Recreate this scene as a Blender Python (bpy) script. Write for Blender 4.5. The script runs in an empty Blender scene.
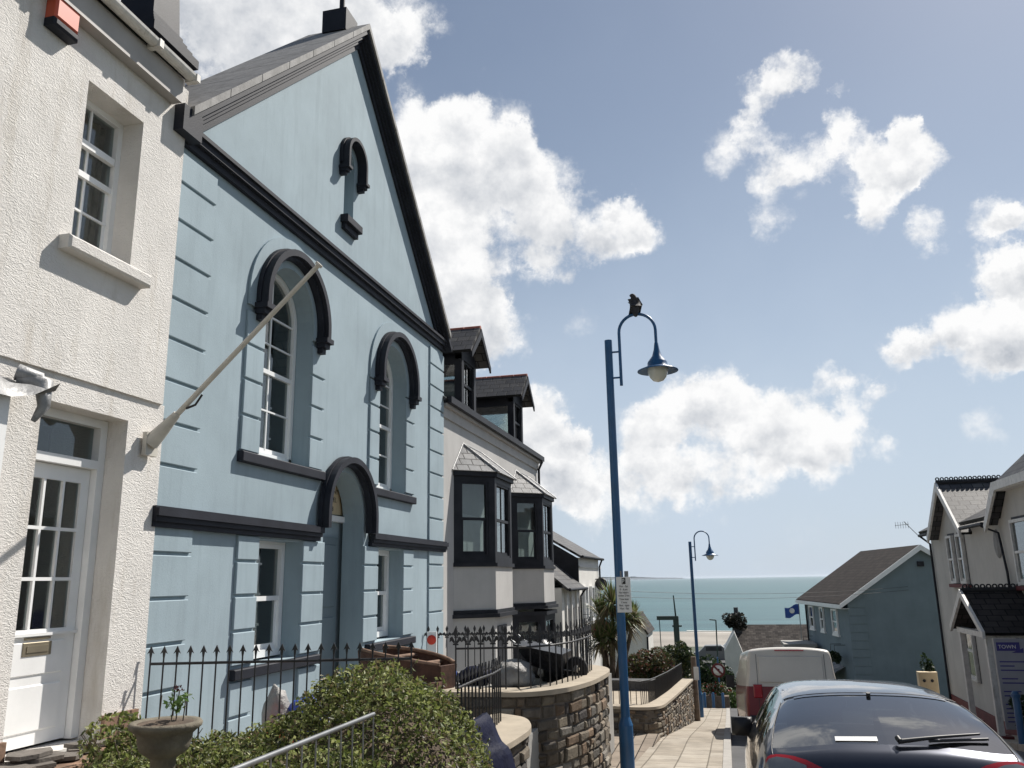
import bpy, bmesh, math, random
from mathutils import Vector, Matrix, noise
random.seed(7)
S = bpy.context.scene
COL = S.collection
R = math.radians
# ------------------------------------------------------------------ materials
def newmat(name):
    m = bpy.data.materials.new(name); m.use_nodes = True
    nt = m.node_tree; nt.nodes.clear()
    out = nt.nodes.new('ShaderNodeOutputMaterial'); b = nt.nodes.new('ShaderNodeBsdfPrincipled')
    nt.links.new(b.outputs[0], out.inputs[0])
    return m, nt, b, out
def N(nt, t, **kw):
    n = nt.nodes.new(t)
    for k, v in kw.items():
        if k in ('operation', 'blend_type', 'data_type', 'noise_dimensions', 'feature', 'attribute_name', 'interpolation_type', 'distance', 'wave_type', 'bands_direction'): setattr(n, k, v)
        else: n.inputs[k].default_value = v
    return n
def ramp(nt, fac, stops):
    r = nt.nodes.new('ShaderNodeValToRGB'); nt.links.new(fac, r.inputs[0])
    e = r.color_ramp.elements
    while len(e) < len(stops): e.new(.5)
    for el, (p, c) in zip(e, stops):
        el.position = p; el.color = (c[0], c[1], c[2], 1) if not isinstance(c, (int, float)) else (c, c, c, 1)
    return r.outputs[0]
def mixc(nt, fac, a, b, mode='MIX'):
    m = nt.nodes.new('ShaderNodeMix'); m.data_type = 'RGBA'; m.blend_type = mode
    for s, v in ((0, fac), (6, a), (7, b)):
        if isinstance(v, (int, float)): m.inputs[s].default_value = v
        elif isinstance(v, tuple): m.inputs[s].default_value = (*v[:3], 1)
        else: nt.links.new(v, m.inputs[s])
    return m.outputs[2]
def bump(nt, b, h, strength, dist):
    bp = nt.nodes.new('ShaderNodeBump'); bp.inputs['Strength'].default_value = strength; bp.inputs['Distance'].default_value = dist
    nt.links.new(h, bp.inputs['Height']); nt.links.new(bp.outputs[0], b.inputs['Normal']); return bp
def coords(nt, scale=(1, 1, 1)):
    tc = nt.nodes.new('ShaderNodeTexCoord'); mp = nt.nodes.new('ShaderNodeMapping'); mp.inputs['Scale'].default_value = scale
    nt.links.new(tc.outputs['Object'], mp.inputs[0]); return mp.outputs[0]
def noi(nt, vec, scale, detail=4, rough=.55, dist=0):
    n = nt.nodes.new('ShaderNodeTexNoise'); n.inputs['Scale'].default_value = scale; n.inputs['Detail'].default_value = detail
    n.inputs['Roughness'].default_value = rough; n.inputs['Distortion'].default_value = dist
    nt.links.new(vec, n.inputs['Vector']); return n.outputs['Fac']
def hexs(r, g, b): # sRGB 0-255 to linear
    f = lambda c: (c/255/12.92) if c/255 <= .04045 else ((c/255+.055)/1.055)**2.4
    return (f(r), f(g), f(b))
def m_plain(name, col, rough=.6, metal=0, var=.12, vscale=3, bs=.0, bscale=60, bd=.01, spec=.5, coat=0, dirt=None):
    m, nt, b, o = newmat(name)
    v = coords(nt); n = noi(nt, v, vscale, 6)
    lo = tuple(c*(1-var) for c in col); hi = tuple(min(1, c*(1+var)) for c in col)
    c = ramp(nt, n, [(.3, lo), (.7, hi)])
    if dirt:
        n3 = noi(nt, coords(nt, (3, 3, .6)), dirt[1], 8, .7)
        c = mixc(nt, ramp(nt, n3, [(dirt[2], 0), (dirt[2]+.2, dirt[3])]), c, dirt[0])
    nt.links.new(c, b.inputs['Base Color'])
    b.inputs['Roughness'].default_value = rough; b.inputs['Metallic'].default_value = metal
    b.inputs['Specular IOR Level'].default_value = spec; b.inputs['Coat Weight'].default_value = coat
    b.inputs['Coat Roughness'].default_value = .04
    if bs: bump(nt, b, noi(nt, v, bscale, 5, .6), bs, bd)
    return m
M = {}
# rough-cast painted render of the white house
def stucco(name, col, dirtcol, bs=1.0, sc=16):
    m, nt, b, o = newmat(name)
    v = coords(nt, (1, 1, 1)); n1 = noi(nt, v, 1.6, 8, .65)
    c = ramp(nt, n1, [(.35, tuple(x*.86 for x in col)), (.65, col)])
    n2 = noi(nt, coords(nt, (4, 4, .7)), 1.1, 8, .7)
    c = mixc(nt, ramp(nt, n2, [(.52, 0), (.72, .55)]), c, dirtcol)
    vo = nt.nodes.new('ShaderNodeTexVoronoi'); vo.inputs['Scale'].default_value = sc*.9
    w = nt.nodes.new('ShaderNodeVectorMath'); w.operation = 'MULTIPLY_ADD'
    ns = nt.nodes.new('ShaderNodeTexNoise'); ns.inputs['Scale'].default_value = 9; ns.inputs['Detail'].default_value = 4
    sq = coords(nt, (1, 1, 1.9)); nt.links.new(sq, ns.inputs['Vector'])
    nt.links.new(ns.outputs['Color'], w.inputs[0]); w.inputs[1].default_value = (.35, .35, .35); nt.links.new(sq, w.inputs[2])
    nt.links.new(w.outputs[0], vo.inputs['Vector'])
    n3 = noi(nt, v, sc*4, 6, .7)
    h = N(nt, 'ShaderNodeMath', operation='ADD'); nt.links.new(vo.outputs['Distance'], h.inputs[0]); nt.links.new(n3, h.inputs[1])
    nt.links.new(c, b.inputs['Base Color']); b.inputs['Roughness'].default_value = .85; b.inputs['Specular IOR Level'].default_value = .2
    bump(nt, b, h.outputs[0], bs, .018)
    return m
def render_wall(name, col, dirt=.25, dcol=None):
    m, nt, b, o = newmat(name)
    v = coords(nt); n1 = noi(nt, v, .9, 8, .6); n2 = noi(nt, coords(nt, (5, 5, .5)), 1.0, 8, .7)
    c = ramp(nt, n1, [(.3, tuple(x*.88 for x in col)), (.7, tuple(x*1.08 for x in col))])
    c = mixc(nt, ramp(nt, n2, [(.5, 0), (.75, dirt)]), c, dcol or tuple(x*.6 for x in col))
    nt.links.new(c, b.inputs['Base Color']); b.inputs['Roughness'].default_value = .8; b.inputs['Specular IOR Level'].default_value = .25
    n4 = noi(nt, v, 45, 6, .7); bump(nt, b, n4, .35, .006)
    return m
def brickmat(name, c1, c2, mortar, w, h, gap=.01, rot=None, rough=.6, bs=.5, axes='yz', offset=.5):
    """tiles laid out in object space: axes gives which object axes run along and up"""
    m, nt, b, o = newmat(name)
    tc = nt.nodes.new('ShaderNodeTexCoord'); sp = nt.nodes.new('ShaderNodeSeparateXYZ'); cb = nt.nodes.new('ShaderNodeCombineXYZ')
    nt.links.new(tc.outputs['UV' if axes == 'uv' else 'Object'], sp.inputs[0])
    ix = {'x': 0, 'y': 1, 'z': 2, 'u': 0, 'v': 1}
    nt.links.new(sp.outputs[ix[axes[0]]], cb.inputs[0]); nt.links.new(sp.outputs[ix[axes[1]]], cb.inputs[1])
    br = nt.nodes.new('ShaderNodeTexBrick'); nt.links.new(cb.outputs[0], br.inputs['Vector'])
    br.inputs['Color1'].default_value = (*c1, 1); br.inputs['Color2'].default_value = (*c2, 1); br.inputs['Mortar'].default_value = (*mortar, 1)
    br.inputs['Scale'].default_value = 1; br.inputs['Brick Width'].default_value = w; br.inputs['Row Height'].default_value = h
    br.inputs['Mortar Size'].default_value = gap; br.inputs['Bias'].default_value = 0; br.offset = offset
    n = noi(nt, tc.outputs['Object'], 2.2, 8, .65)
    c = mixc(nt, .55, br.outputs['Color'], ramp(nt, n, [(.3, .25), (.7, .95)]), 'MULTIPLY')
    nt.links.new(c, b.inputs['Base Color']); b.inputs['Roughness'].default_value = rough; b.inputs['Specular IOR Level'].default_value = .15
    hh = N(nt, 'ShaderNodeMath', operation='MULTIPLY_ADD'); nt.links.new(br.outputs['Fac'], hh.inputs[0]); hh.inputs[1].default_value = -1
    nt.links.new(noi(nt, tc.outputs['Object'], 30, 5), hh.inputs[2])
    bump(nt, b, hh.outputs[0], bs, .01)
    return m
def attrmat(name, rough=.8, nscale=12, bs=.6, bd=.01, bscale=40, var=.35, sss=0, spec=.3):
    """colour from the mesh's own colour attribute (each stone / leaf its own tint)"""
    m, nt, b, o = newmat(name)
    a = nt.nodes.new('ShaderNodeAttribute'); a.attribute_name = 'tint'
    v = coords(nt); n = noi(nt, v, nscale, 6, .65)
    c = mixc(nt, 1.0, a.outputs['Color'], ramp(nt, n, [(.25, 1-var), (.75, 1+var*.4)]), 'MULTIPLY')
    nt.links.new(c, b.inputs['Base Color']); b.inputs['Roughness'].default_value = rough; b.inputs['Specular IOR Level'].default_value = spec
    if bs: bump(nt, b, noi(nt, v, bscale, 6, .65), bs, bd)
    if sss:
        tr = nt.nodes.new('ShaderNodeBsdfTranslucent'); nt.links.new(c, tr.inputs[0])
        mx = nt.nodes.new('ShaderNodeMixShader'); mx.inputs[0].default_value = sss
        nt.links.new(b.outputs[0], mx.inputs[1]); nt.links.new(tr.outputs[0], mx.inputs[2]); nt.links.new(mx.outputs[0], o.inputs[0])
    return m
def glassmat(name, tint=(.75, .8, .8), mixf=.22, rough=.02):
    """thin pane: see-through with fresnel reflection"""
    m = bpy.data.materials.new(name); m.use_nodes = True; nt = m.node_tree; nt.nodes.clear()
    out = nt.nodes.new('ShaderNodeOutputMaterial'); t = nt.nodes.new('ShaderNodeBsdfTransparent'); g = nt.nodes.new('ShaderNodeBsdfGlossy')
    t.inputs[0].default_value = (*tint, 1); g.inputs['Roughness'].default_value = rough
    v = coords(nt); bp = nt.nodes.new('ShaderNodeBump'); bp.inputs['Strength'].default_value = .06; bp.inputs['Distance'].default_value = .05
    nt.links.new(noi(nt, v, 1.7, 2), bp.inputs['Height']); nt.links.new(bp.outputs[0], g.inputs['Normal'])
    lw = nt.nodes.new('ShaderNodeLayerWeight'); lw.inputs[0].default_value = .5; p5 = N(nt, 'ShaderNodeMath', operation='POWER'); nt.links.new(lw.outputs['Facing'], p5.inputs[0]); p5.inputs[1].default_value = 4.0
    f = N(nt, 'ShaderNodeMath', operation='MULTIPLY_ADD'); nt.links.new(p5.outputs[0], f.inputs[0]); f.inputs[1].default_value = .9; f.inputs[2].default_value = .045
    a = N(nt, 'ShaderNodeMath', operation='MULTIPLY_ADD'); nt.links.new(f.outputs[0], a.inputs[0]); a.inputs[1].default_value = 1.0; a.inputs[2].default_value = mixf*.2 if mixf > .15 else .26
    a.use_clamp = True
    mx = nt.nodes.new('ShaderNodeMixShader'); nt.links.new(a.outputs[0], mx.inputs[0]); nt.links.new(t.outputs[0], mx.inputs[1]); nt.links.new(g.outputs[0], mx.inputs[2])
    nt.links.new(mx.outputs[0], out.inputs[0]); return m
M['stucco'] = stucco('white_roughcast', (.745, .715, .675), (.44, .39, .32), bs=.42, sc=26)
M['whitewall'] = render_wall('white_render', (.70, .68, .64), .3)
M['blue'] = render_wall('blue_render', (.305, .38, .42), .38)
M['bluedark'] = m_plain('dark_slate_paint', (.021, .023, .031), .6, var=.25, bs=.15, spec=.2)
M['copingstone'] = m_plain('weathered_coping', (.25, .243, .235), .8, var=.22, vscale=5, bs=.4, bscale=30, dirt=((.08, .08, .07), 1.5, .5, .6))
M['greywall'] = render_wall('warm_grey_render', (.45, .44, .425), .22)
M['rightwall'] = render_wall('cream_render', (.50, .48, .44), .3)
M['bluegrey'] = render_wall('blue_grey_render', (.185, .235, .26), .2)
M['whitepaint'] = m_plain('white_paint', (.80, .80, .79), .35, var=.05, bs=.05)
M['offwhite'] = m_plain('old_white_paint', (.62, .60, .56), .5, var=.15, vscale=8, dirt=((.18, .15, .10), 6, .55, .7))
M['fascia'] = m_plain('grey_fascia', (.36, .34, .32), .6, var=.1)
M['black'] = m_plain('black_paint', (.021, .022, .027), .55, var=.3, spec=.2)
M['blackrail'] = m_plain('black_iron', (.017, .017, .019), .5, var=.3, bs=.2)
M['darkroom'] = m_plain('dark_interior', (.03, .03, .032), .9)
M['curtain'] = m_plain('curtain_cloth', (.33, .28, .24), .9, var=.3, vscale=12)
M['blind'] = m_plain('window_blind', (.55, .55, .53), .8, var=.08)
M['glass'] = glassmat('window_glass')
M['bluepost'] = m_plain('blue_lamp_paint', (.012, .082, .20), .4, var=.15, coat=.2)
M['slate'] = brickmat('slate_tiles', (.085, .085, .09), (.14, .135, .13), (.02, .02, .02), .3, .22, .012, axes='uv', rough=.55)
M['darkslate'] = brickmat('dark_slate_tiles', (.045, .04, .038), (.075, .065, .06), (.012, .012, .012), .3, .22, .014, axes='uv', rough=.75)
M['brownslate'] = brickmat('brown_roof_tiles', (.026, .020, .018), (.045, .034, .03), (.01, .008, .008), .32, .26, .015, axes='uv', rough=.85)
M['oldslate'] = brickmat('old_mottled_slate', (.06, .052, .048), (.15, .13, .115), (.04, .035, .03), .34, .2, .012, axes='uv', rough=.9)
M['lightslate'] = brickmat('silvery_slate', (.30, .30, .30), (.42, .41, .40), (.05, .05, .05), .28, .2, .014, axes='uv', rough=.4)
M['redridge'] = m_plain('terracotta_ridge', (.34, .12, .085), .8, var=.25, vscale=8)
M['redbox'] = m_plain('red_plastic', (.55, .10, .05), .45, var=.12)
M['lead'] = m_plain('lead_sheet', (.26, .26, .26), .5, metal=.3, var=.25, vscale=10, bs=.5, bscale=14, bd=.02)
M['asphalt'] = m_plain('asphalt', (.07, .07, .072), .9, var=.2, vscale=1.5, bs=.5, bscale=120, bd=.004)
M['paving'] = brickmat('paving_slabs', (.36, .315, .255), (.47, .42, .35), (.19, .165, .13), .62, .48, .012, axes='yx', rough=.85, bs=.3)
M['kerb'] = m_plain('kerb_stone', (.33, .31, .28), .85, var=.15, bs=.3)
M['sleeper'] = brickmat('timber_sleepers', (.30, .25, .20), (.38, .32, .26), (.05, .04, .03), 1.3, .22, .012, axes='yx', rough=.85)
M['sandcoping'] = m_plain('sandy_concrete_coping', (.37, .315, .24), .85, var=.14, vscale=4, bs=.35, bscale=70, dirt=((.2, .17, .12), 5, .55, .5))
M['stone'] = attrmat('rubble_stone', .9, 9, 1.0, .018, 30, .5)
M['mortar'] = m_plain('stone_mortar', (.13, .11, .09), .95, var=.2, bs=.6, bscale=40)
M['leaf'] = attrmat('leaves', .5, 3, 0, sss=.35, var=.15, spec=.35)
M['bark'] = m_plain('bark', (.12, .09, .065), .9, var=.3, vscale=10, bs=.8, bscale=25)
M['earth'] = m_plain('garden_soil', (.09, .065, .045), .95, var=.3, vscale=6, bs=.8, bscale=20)
M['stepslate'] = m_plain('broken_slate', (.13, .115, .10), .8, var=.3, vscale=12, bs=.6)
M['urn'] = m_plain('mossy_cast_stone', (.15, .13, .095), .9, var=.35, vscale=9, bs=.7, bscale=40)
M['galv'] = m_plain('galvanised_steel', (.20, .205, .21), .45, metal=.6, var=.15, vscale=10)
M['rust'] = m_plain('rusty_painted_wood', (.075, .035, .022), .85, var=.5, vscale=7, bs=.6, bscale=25)
M['rustpale'] = m_plain('weathered_wood', (.22, .135, .09), .85, var=.4, vscale=7, bs=.6, bscale=25)
M['tarp'] = m_plain('navy_tarpaulin', (.003, .0045, .020), .6, spec=.12, var=.3, vscale=4, bs=.6, bscale=8, bd=.03)
M['bag'] = m_plain('grey_plastic_bag', (.27, .26, .245), .55, var=.2, vscale=6, bs=.9, bscale=9, bd=.05)
M['blackbag'] = m_plain('black_plastic', (.012, .012, .014), .35, var=.3, bs=.6, bscale=14, bd=.03)
M['bluebag'] = m_plain('blue_plastic', (.04, .09, .42), .4, var=.3, bs=.8, bscale=14, bd=.03)
M['redplinth'] = m_plain('dark_red_plinth_paint', (.13, .022, .022), .7, var=.2)
M['carpaint'] = m_plain('dark_blue_grey_metallic', (.036, .040, .055), .28, metal=.75, var=.04, coat=1)
M['van_white'] = m_plain('cream_van_paint', (.62, .58, .52), .4, var=.06, vscale=2, coat=.4)
M['van_red'] = m_plain('maroon_van_paint', (.19, .02, .024), .35, var=.1, vscale=2, coat=.5)
M['tyre'] = m_plain('tyre_rubber', (.02, .02, .02), .85)
M['rim'] = m_plain('alloy_rim', (.45, .45, .46), .3, metal=.8)
M['redlens'] = m_plain('red_lens', (.35, .012, .015), .15, var=.1, coat=1)
M['clearlens'] = m_plain('clear_lens', (.25, .25, .25), .2, metal=.4, coat=1)
M['plastic'] = m_plain('black_trim_plastic', (.02, .02, .022), .5)
M['seat'] = m_plain('dark_seat_cloth', (.03, .03, .035), .9)
M['carglass'] = glassmat('car_glass', (.22, .26, .27), .1, .02)
M['globe'] = m_plain('milky_lamp_globe', (.55, .55, .48), .15, var=.03, coat=1)
M['bird'] = m_plain('grey_feathers', (.035, .033, .035), .8, var=.4, vscale=20)
M['signwhite'] = m_plain('sign_white', (.72, .72, .70), .5, var=.05)
M['signtext'] = m_plain('sign_black_print', (.02, .02, .02), .6)
M['signpurple'] = m_plain('sign_purple', (.055, .045, .22), .5, var=.05)
M['signgrey'] = m_plain('sign_pale_board', (.34, .34, .38), .6, var=.06)
M['cream'] = m_plain('cream_plaque', (.66, .52, .33), .7, var=.12)
M['brass'] = m_plain('aged_brass', (.30, .26, .19), .4, metal=.6, var=.15)
M['pole'] = m_plain('cream_painted_pole', (.52, .49, .43), .5, var=.12, vscale=9)
M['sand'] = m_plain('beach_sand', (.27, .245, .21), .9, var=.25, vscale=.03)
M['land'] = m_plain('hillside_land', (.055, .065, .035), .95, var=.4, vscale=.2)
M['flag'] = m_plain('blue_flag_cloth', (.02, .07, .30), .7)
M['green'] = m_plain('dark_green_paint', (.010, .035, .028), .5)
M['red'] = m_plain('red_tape', (.62, .05, .025), .5)
M['headland'] = m_plain('distant_headland', (.05, .07, .06), .95, vscale=.001)
M['stripes'] = brickmat('striped_awning_cloth', (.35, .36, .38), (.10, .12, .14), (.2, .2, .2), .3, .12, .001, axes='yz')
M['flowers'] = m_plain('white_petals', (.8, .78, .72), .6)
M['concrete'] = m_plain('concrete', (.30, .29, .27), .9, var=.2, vscale=2, bs=.4)
M['render_dark'] = m_plain('dark_rendered_wall', (.075, .075, .078), .9, var=.2, vscale=4, bs=.4)
def wood_mat():
    return m_plain('wooden_pole', (.16, .12, .09), .9, var=.3, vscale=8)
M['woodpole'] = wood_mat()
def seamat():
    m, nt, b, o = newmat('sea_water')
    v = coords(nt); n = noi(nt, coords(nt, (.002, .02, 1)), 1, 8, .7)
    c = ramp(nt, n, [(.35, (.022, .078, .088)), (.65, (.045, .128, .138))]); nt.links.new(c, b.inputs['Base Color'])
    b.inputs['Roughness'].default_value = .38; b.inputs['IOR'].default_value = 1.33
    bump(nt, b, noi(nt, coords(nt, (.15, .5, 1)), 1, 8, .7), .8, .5); return m
M['sea'] = seamat()
# ------------------------------------------------------------------ mesh builder
ORG = {}
class Frame:
    """local (u, v, w) -> world: u along, v up, w outward"""
    def __init__(s, o, U=(0, 1, 0), V=(0, 0, 1), W=(1, 0, 0)):
        s.o, s.U, s.V, s.W = Vector(o), Vector(U).normalized(), Vector(V).normalized(), Vector(W).normalized()
    def __call__(s, u, v, w=0): return s.o + s.U*u + s.V*v + s.W*w
WORLD = Frame((0, 0, 0), (1, 0, 0), (0, 1, 0), (0, 0, 1))
class MB:
    def __init__(s, f=None): s.v = []; s.f = []; s.mi = []; s.col = []; s.fr = f or WORLD; s.uv = {}; s.sm = []
    def add(s, vs, fs, mi=0, col=None, uvs=None, smooth=False):
        b = len(s.v); s.v += [s.fr(*p) for p in vs]
        for k, f in enumerate(fs):
            if uvs: s.uv[len(s.f)] = [uvs[i] for i in f]
            s.f.append([i+b for i in f]); s.mi.append(mi); s.col.append(col); s.sm.append(smooth)
    def box(s, u0, u1, v0, v1, w0, w1, mi=0, col=None):
        p = [(u, v, w) for w in (w0, w1) for v in (v0, v1) for u in (u0, u1)]
        s.add(p, [(0, 2, 3, 1), (4, 5, 7, 6), (0, 1, 5, 4), (2, 6, 7, 3), (0, 4, 6, 2), (1, 3, 7, 5)], mi, col)
    def bev(s, u0, u1, v0, v1, w0, w1, b=.01, mi=0, col=None):
        """box with its outward (w1) face chamfered"""
        p = [(u, v, w0) for u, v in ((u0, v0), (u1, v0), (u1, v1), (u0, v1))]
        p += [(u, v, w1-b) for u, v in ((u0, v0), (u1, v0), (u1, v1), (u0, v1))]
        p += [(u, v, w1) for u, v in ((u0+b, v0+b), (u1-b, v0+b), (u1-b, v1-b), (u0+b, v1-b))]
        f = [(3, 2, 1, 0), (8, 9, 10, 11)]
        for k in range(4):
            n = (k+1) % 4; f += [(k, n, 4+n, 4+k), (4+k, 4+n, 8+n, 8+k)]
        s.add(p, f, mi, col)
    def prism(s, poly, w0, w1, mi=0, col=None):
        n = len(poly); p = [(a, b, w0) for a, b in poly]+[(a, b, w1) for a, b in poly]
        s.add(p, [tuple(range(n))[::-1], tuple(range(n, 2*n))]+[(k, (k+1) % n, n+(k+1) % n, n+k) for k in range(n)], mi, col)
    def hull8(s, bot, top, mi=0, col=None):
        n = len(bot); s.add(list(bot)+list(top), [tuple(range(n))[::-1], tuple(range(n, 2*n))]+[(k, (k+1) % n, n+(k+1) % n, n+k) for k in range(n)], mi, col)
    def tube(s, pts, rad, seg=8, mi=0, col=None, cap=True, smooth=True):
        pts = [Vector(s.fr(*p)) for p in pts]; n = len(pts)
        if isinstance(rad, (int, float)): rad = [rad]*n
        sv, fr = s.fr, WORLD; s.fr = WORLD; vs = []; up = None
        for i, p in enumerate(pts):
            t = (pts[min(i+1, n-1)]-pts[max(i-1, 0)]).normalized()
            if up is None: up = t.orthogonal().normalized()
            a = (up - t*up.dot(t)).normalized(); up = a; b = t.cross(a)
            vs += [tuple(p + a*rad[i]*math.cos(k/seg*6.28318) + b*rad[i]*math.sin(k/seg*6.28318)) for k in range(seg)]
        fs = [(i*seg+k, i*seg+(k+1) % seg, (i+1)*seg+(k+1) % seg, (i+1)*seg+k) for i in range(n-1) for k in range(seg)]
        s.add(vs, fs, mi, col, smooth=smooth)
        if cap: s.add(vs[:seg], [tuple(range(seg))[::-1]], mi, col); s.add(vs[-seg:], [tuple(range(seg))], mi, col)
        s.fr = sv
    def lathe(s, c, prof, seg=20, mi=0, col=None, sq=(1, 1)):
        vs = [(c[0]+r*math.cos(k/seg*6.28318)*sq[0], c[1]+r*math.sin(k/seg*6.28318)*sq[1], c[2]+z) for r, z in prof for k in range(seg)]
        fs = [(i*seg+k, i*seg+(k+1) % seg, (i+1)*seg+(k+1) % seg, (i+1)*seg+k) for i in range(len(prof)-1) for k in range(seg)]
        s.add(vs, fs, mi, col, smooth=True)
    def slope(s, p0, p1, p2, p3, t=.05, mi=0):
        """roof slab through four frame points (p0,p1 along the eave; p3,p2 along the ridge), UV in metres"""
        P = [Vector(p) for p in (p0, p1, p2, p3)]
        nrm = (P[1]-P[0]).cross(P[3]-P[0]).normalized()*t
        L = (P[1]-P[0]).length; H = (P[3]-P[0]).length; e = (P[1]-P[0]).normalized()
        uvs = [((p-P[0]).dot(e), ((p-P[0])-e*(p-P[0]).dot(e)).length) for p in P]
        vs = P+[p-nrm for p in P]
        s.add([tuple(p) for p in vs], [(0, 1, 2, 3), (7, 6, 5, 4), (0, 4, 5, 1), (1, 5, 6, 2), (2, 6, 7, 3), (3, 7, 4, 0)], mi, None, uvs*2)
    def build(s, name, mats, parent=None, smooth=False, kind=None):
        org = ORG.get(parent.name, Vector()) if parent else Vector()
        me = bpy.data.meshes.new(name); me.from_pydata([tuple(v-org) for v in s.v], [], s.f)
        mats = mats if isinstance(mats, (list, tuple)) else [mats]
        for m in mats: me.materials.append(M[m] if isinstance(m, str) else m)
        me.polygons.foreach_set('material_index', s.mi); me.polygons.foreach_set('use_smooth', [bool(smooth or x) for x in s.sm])
        if any(c is not None for c in s.col):
            ca = me.color_attributes.new('tint', 'FLOAT_COLOR', 'CORNER'); buf = []
            for c, f in zip(s.col, s.f):
                c = c or (.3, .3, .3); buf += [c[0], c[1], c[2], 1.0]*len(f)
            ca.data.foreach_set('color', buf)
        if s.uv:
            ul = me.uv_layers.new(name='UVMap'); i = 0
            for k, f in enumerate(s.f):
                for j in range(len(f)):
                    if k in s.uv: ul.data[i].uv = s.uv[k][j]
                    i += 1
        o = bpy.data.objects.new(name, me); COL.objects.link(o)
        if parent: o.parent = parent; ORG[o.name] = org
        if kind: o['kind'] = kind
        return o
def thing(name, label, cat, loc, group=None, rz=0):
    o = bpy.data.objects.new(name, None); COL.objects.link(o); o.location = loc; o.empty_display_size = .2
    ORG[o.name] = Vector(loc); o['label'] = label; o['category'] = cat
    if group: o['group'] = group
    return o
def tag(o, label, cat, group=None, kind=None):
    o['label'] = label; o['category'] = cat
    if group: o['group'] = group
    if kind: o['kind'] = kind
    return o
def copytree(o, parent=None):
    c = o.copy(); COL.objects.link(c)
    if parent: c.parent = parent
    for ch in list(o.children): copytree(ch, c)
    return c
def plate(mb, outline, holes, w0, w1, mi=0):
    """flat wall with real openings: filled 2-D outline with holes, given thickness w0..w1"""
    cu = bpy.data.curves.new('tmp', 'CURVE'); cu.dimensions = '2D'; cu.fill_mode = 'BOTH'; cu.extrude = abs(w1-w0)/2
    for poly in [outline]+list(holes):
        sp = cu.splines.new('POLY'); sp.points.add(len(poly)-1); sp.use_cyclic_u = True
        for p, (a, b) in zip(sp.points, poly): p.co = (a, b, 0, 1)
    ob = bpy.data.objects.new('tmp', cu); me = bpy.data.meshes.new_from_object(ob)
    mid = (w0+w1)/2
    mb.add([(v.co.x, v.co.y, v.co.z+mid) for v in me.vertices], [tuple(p.vertices) for p in me.polygons], mi)
    bpy.data.objects.remove(ob); bpy.data.curves.remove(cu); bpy.data.meshes.remove(me)
def archpoly(u0, u1, v0, vs, n=18):
    c = (u0+u1)/2; r = (u1-u0)/2
    return [(u0, v0), (u1, v0)]+[(c+r*math.cos(math.pi*k/n), vs+r*math.sin(math.pi*k/n)) for k in range(n+1)]
def rectpoly(u0, u1, v0, v1): return [(u0, v0), (u1, v0), (u1, v1), (u0, v1)]
def archband(mb, c, vs, ri, ro, vb, w0, w1, n=28, mi=0):
    """arched band: legs from vb to vs then a half circle"""
    inn = [(c+ri, vb)]+[(c+ri*math.cos(math.pi*k/n), vs+ri*math.sin(math.pi*k/n)) for k in range(n+1)]+[(c-ri, vb)]
    out = [(c+ro, vb)]+[(c+ro*math.cos(math.pi*k/n), vs+ro*math.sin(math.pi*k/n)) for k in range(n+1)]+[(c-ro, vb)]
    m = len(inn); vsx = [(a, b, w) for w in (w0, w1) for a, b in inn+out]; f = []
    for k in range(m-1):
        i0, i1, o0, o1 = k, k+1, m+k, m+k+1; q = 2*m
        f += [(i0, o0, o1, i1)[::-1], (i0+q, o0+q, o1+q, i1+q), (i0, i1, i1+q, i0+q)[::-1], (o0, o1, o1+q, o0+q)]
    f += [(0, 2*m, 3*m, m), (m-1, 2*m-1, 4*m-1, 3*m-1)]
    mb.add(vsx, f, mi)
def text(s, size, fr, u, v, w, mat, parent, name='lettering', ext=.002, align='LEFT', sx=1):
    cu = bpy.data.curves.new('t', 'FONT'); cu.body = s; cu.size = size; cu.extrude = ext; cu.align_x = align
    ob = bpy.data.objects.new('t', cu); me = bpy.data.meshes.new_from_object(ob)
    mb = MB(fr); mb.add([(u+p.co.x*sx, v+p.co.y, w+p.co.z) for p in me.vertices], [tuple(p.vertices) for p in me.polygons])
    bpy.data.objects.remove(ob); bpy.data.curves.remove(cu); bpy.data.meshes.remove(me)
    return mb.build(name, mat, parent)
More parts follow.
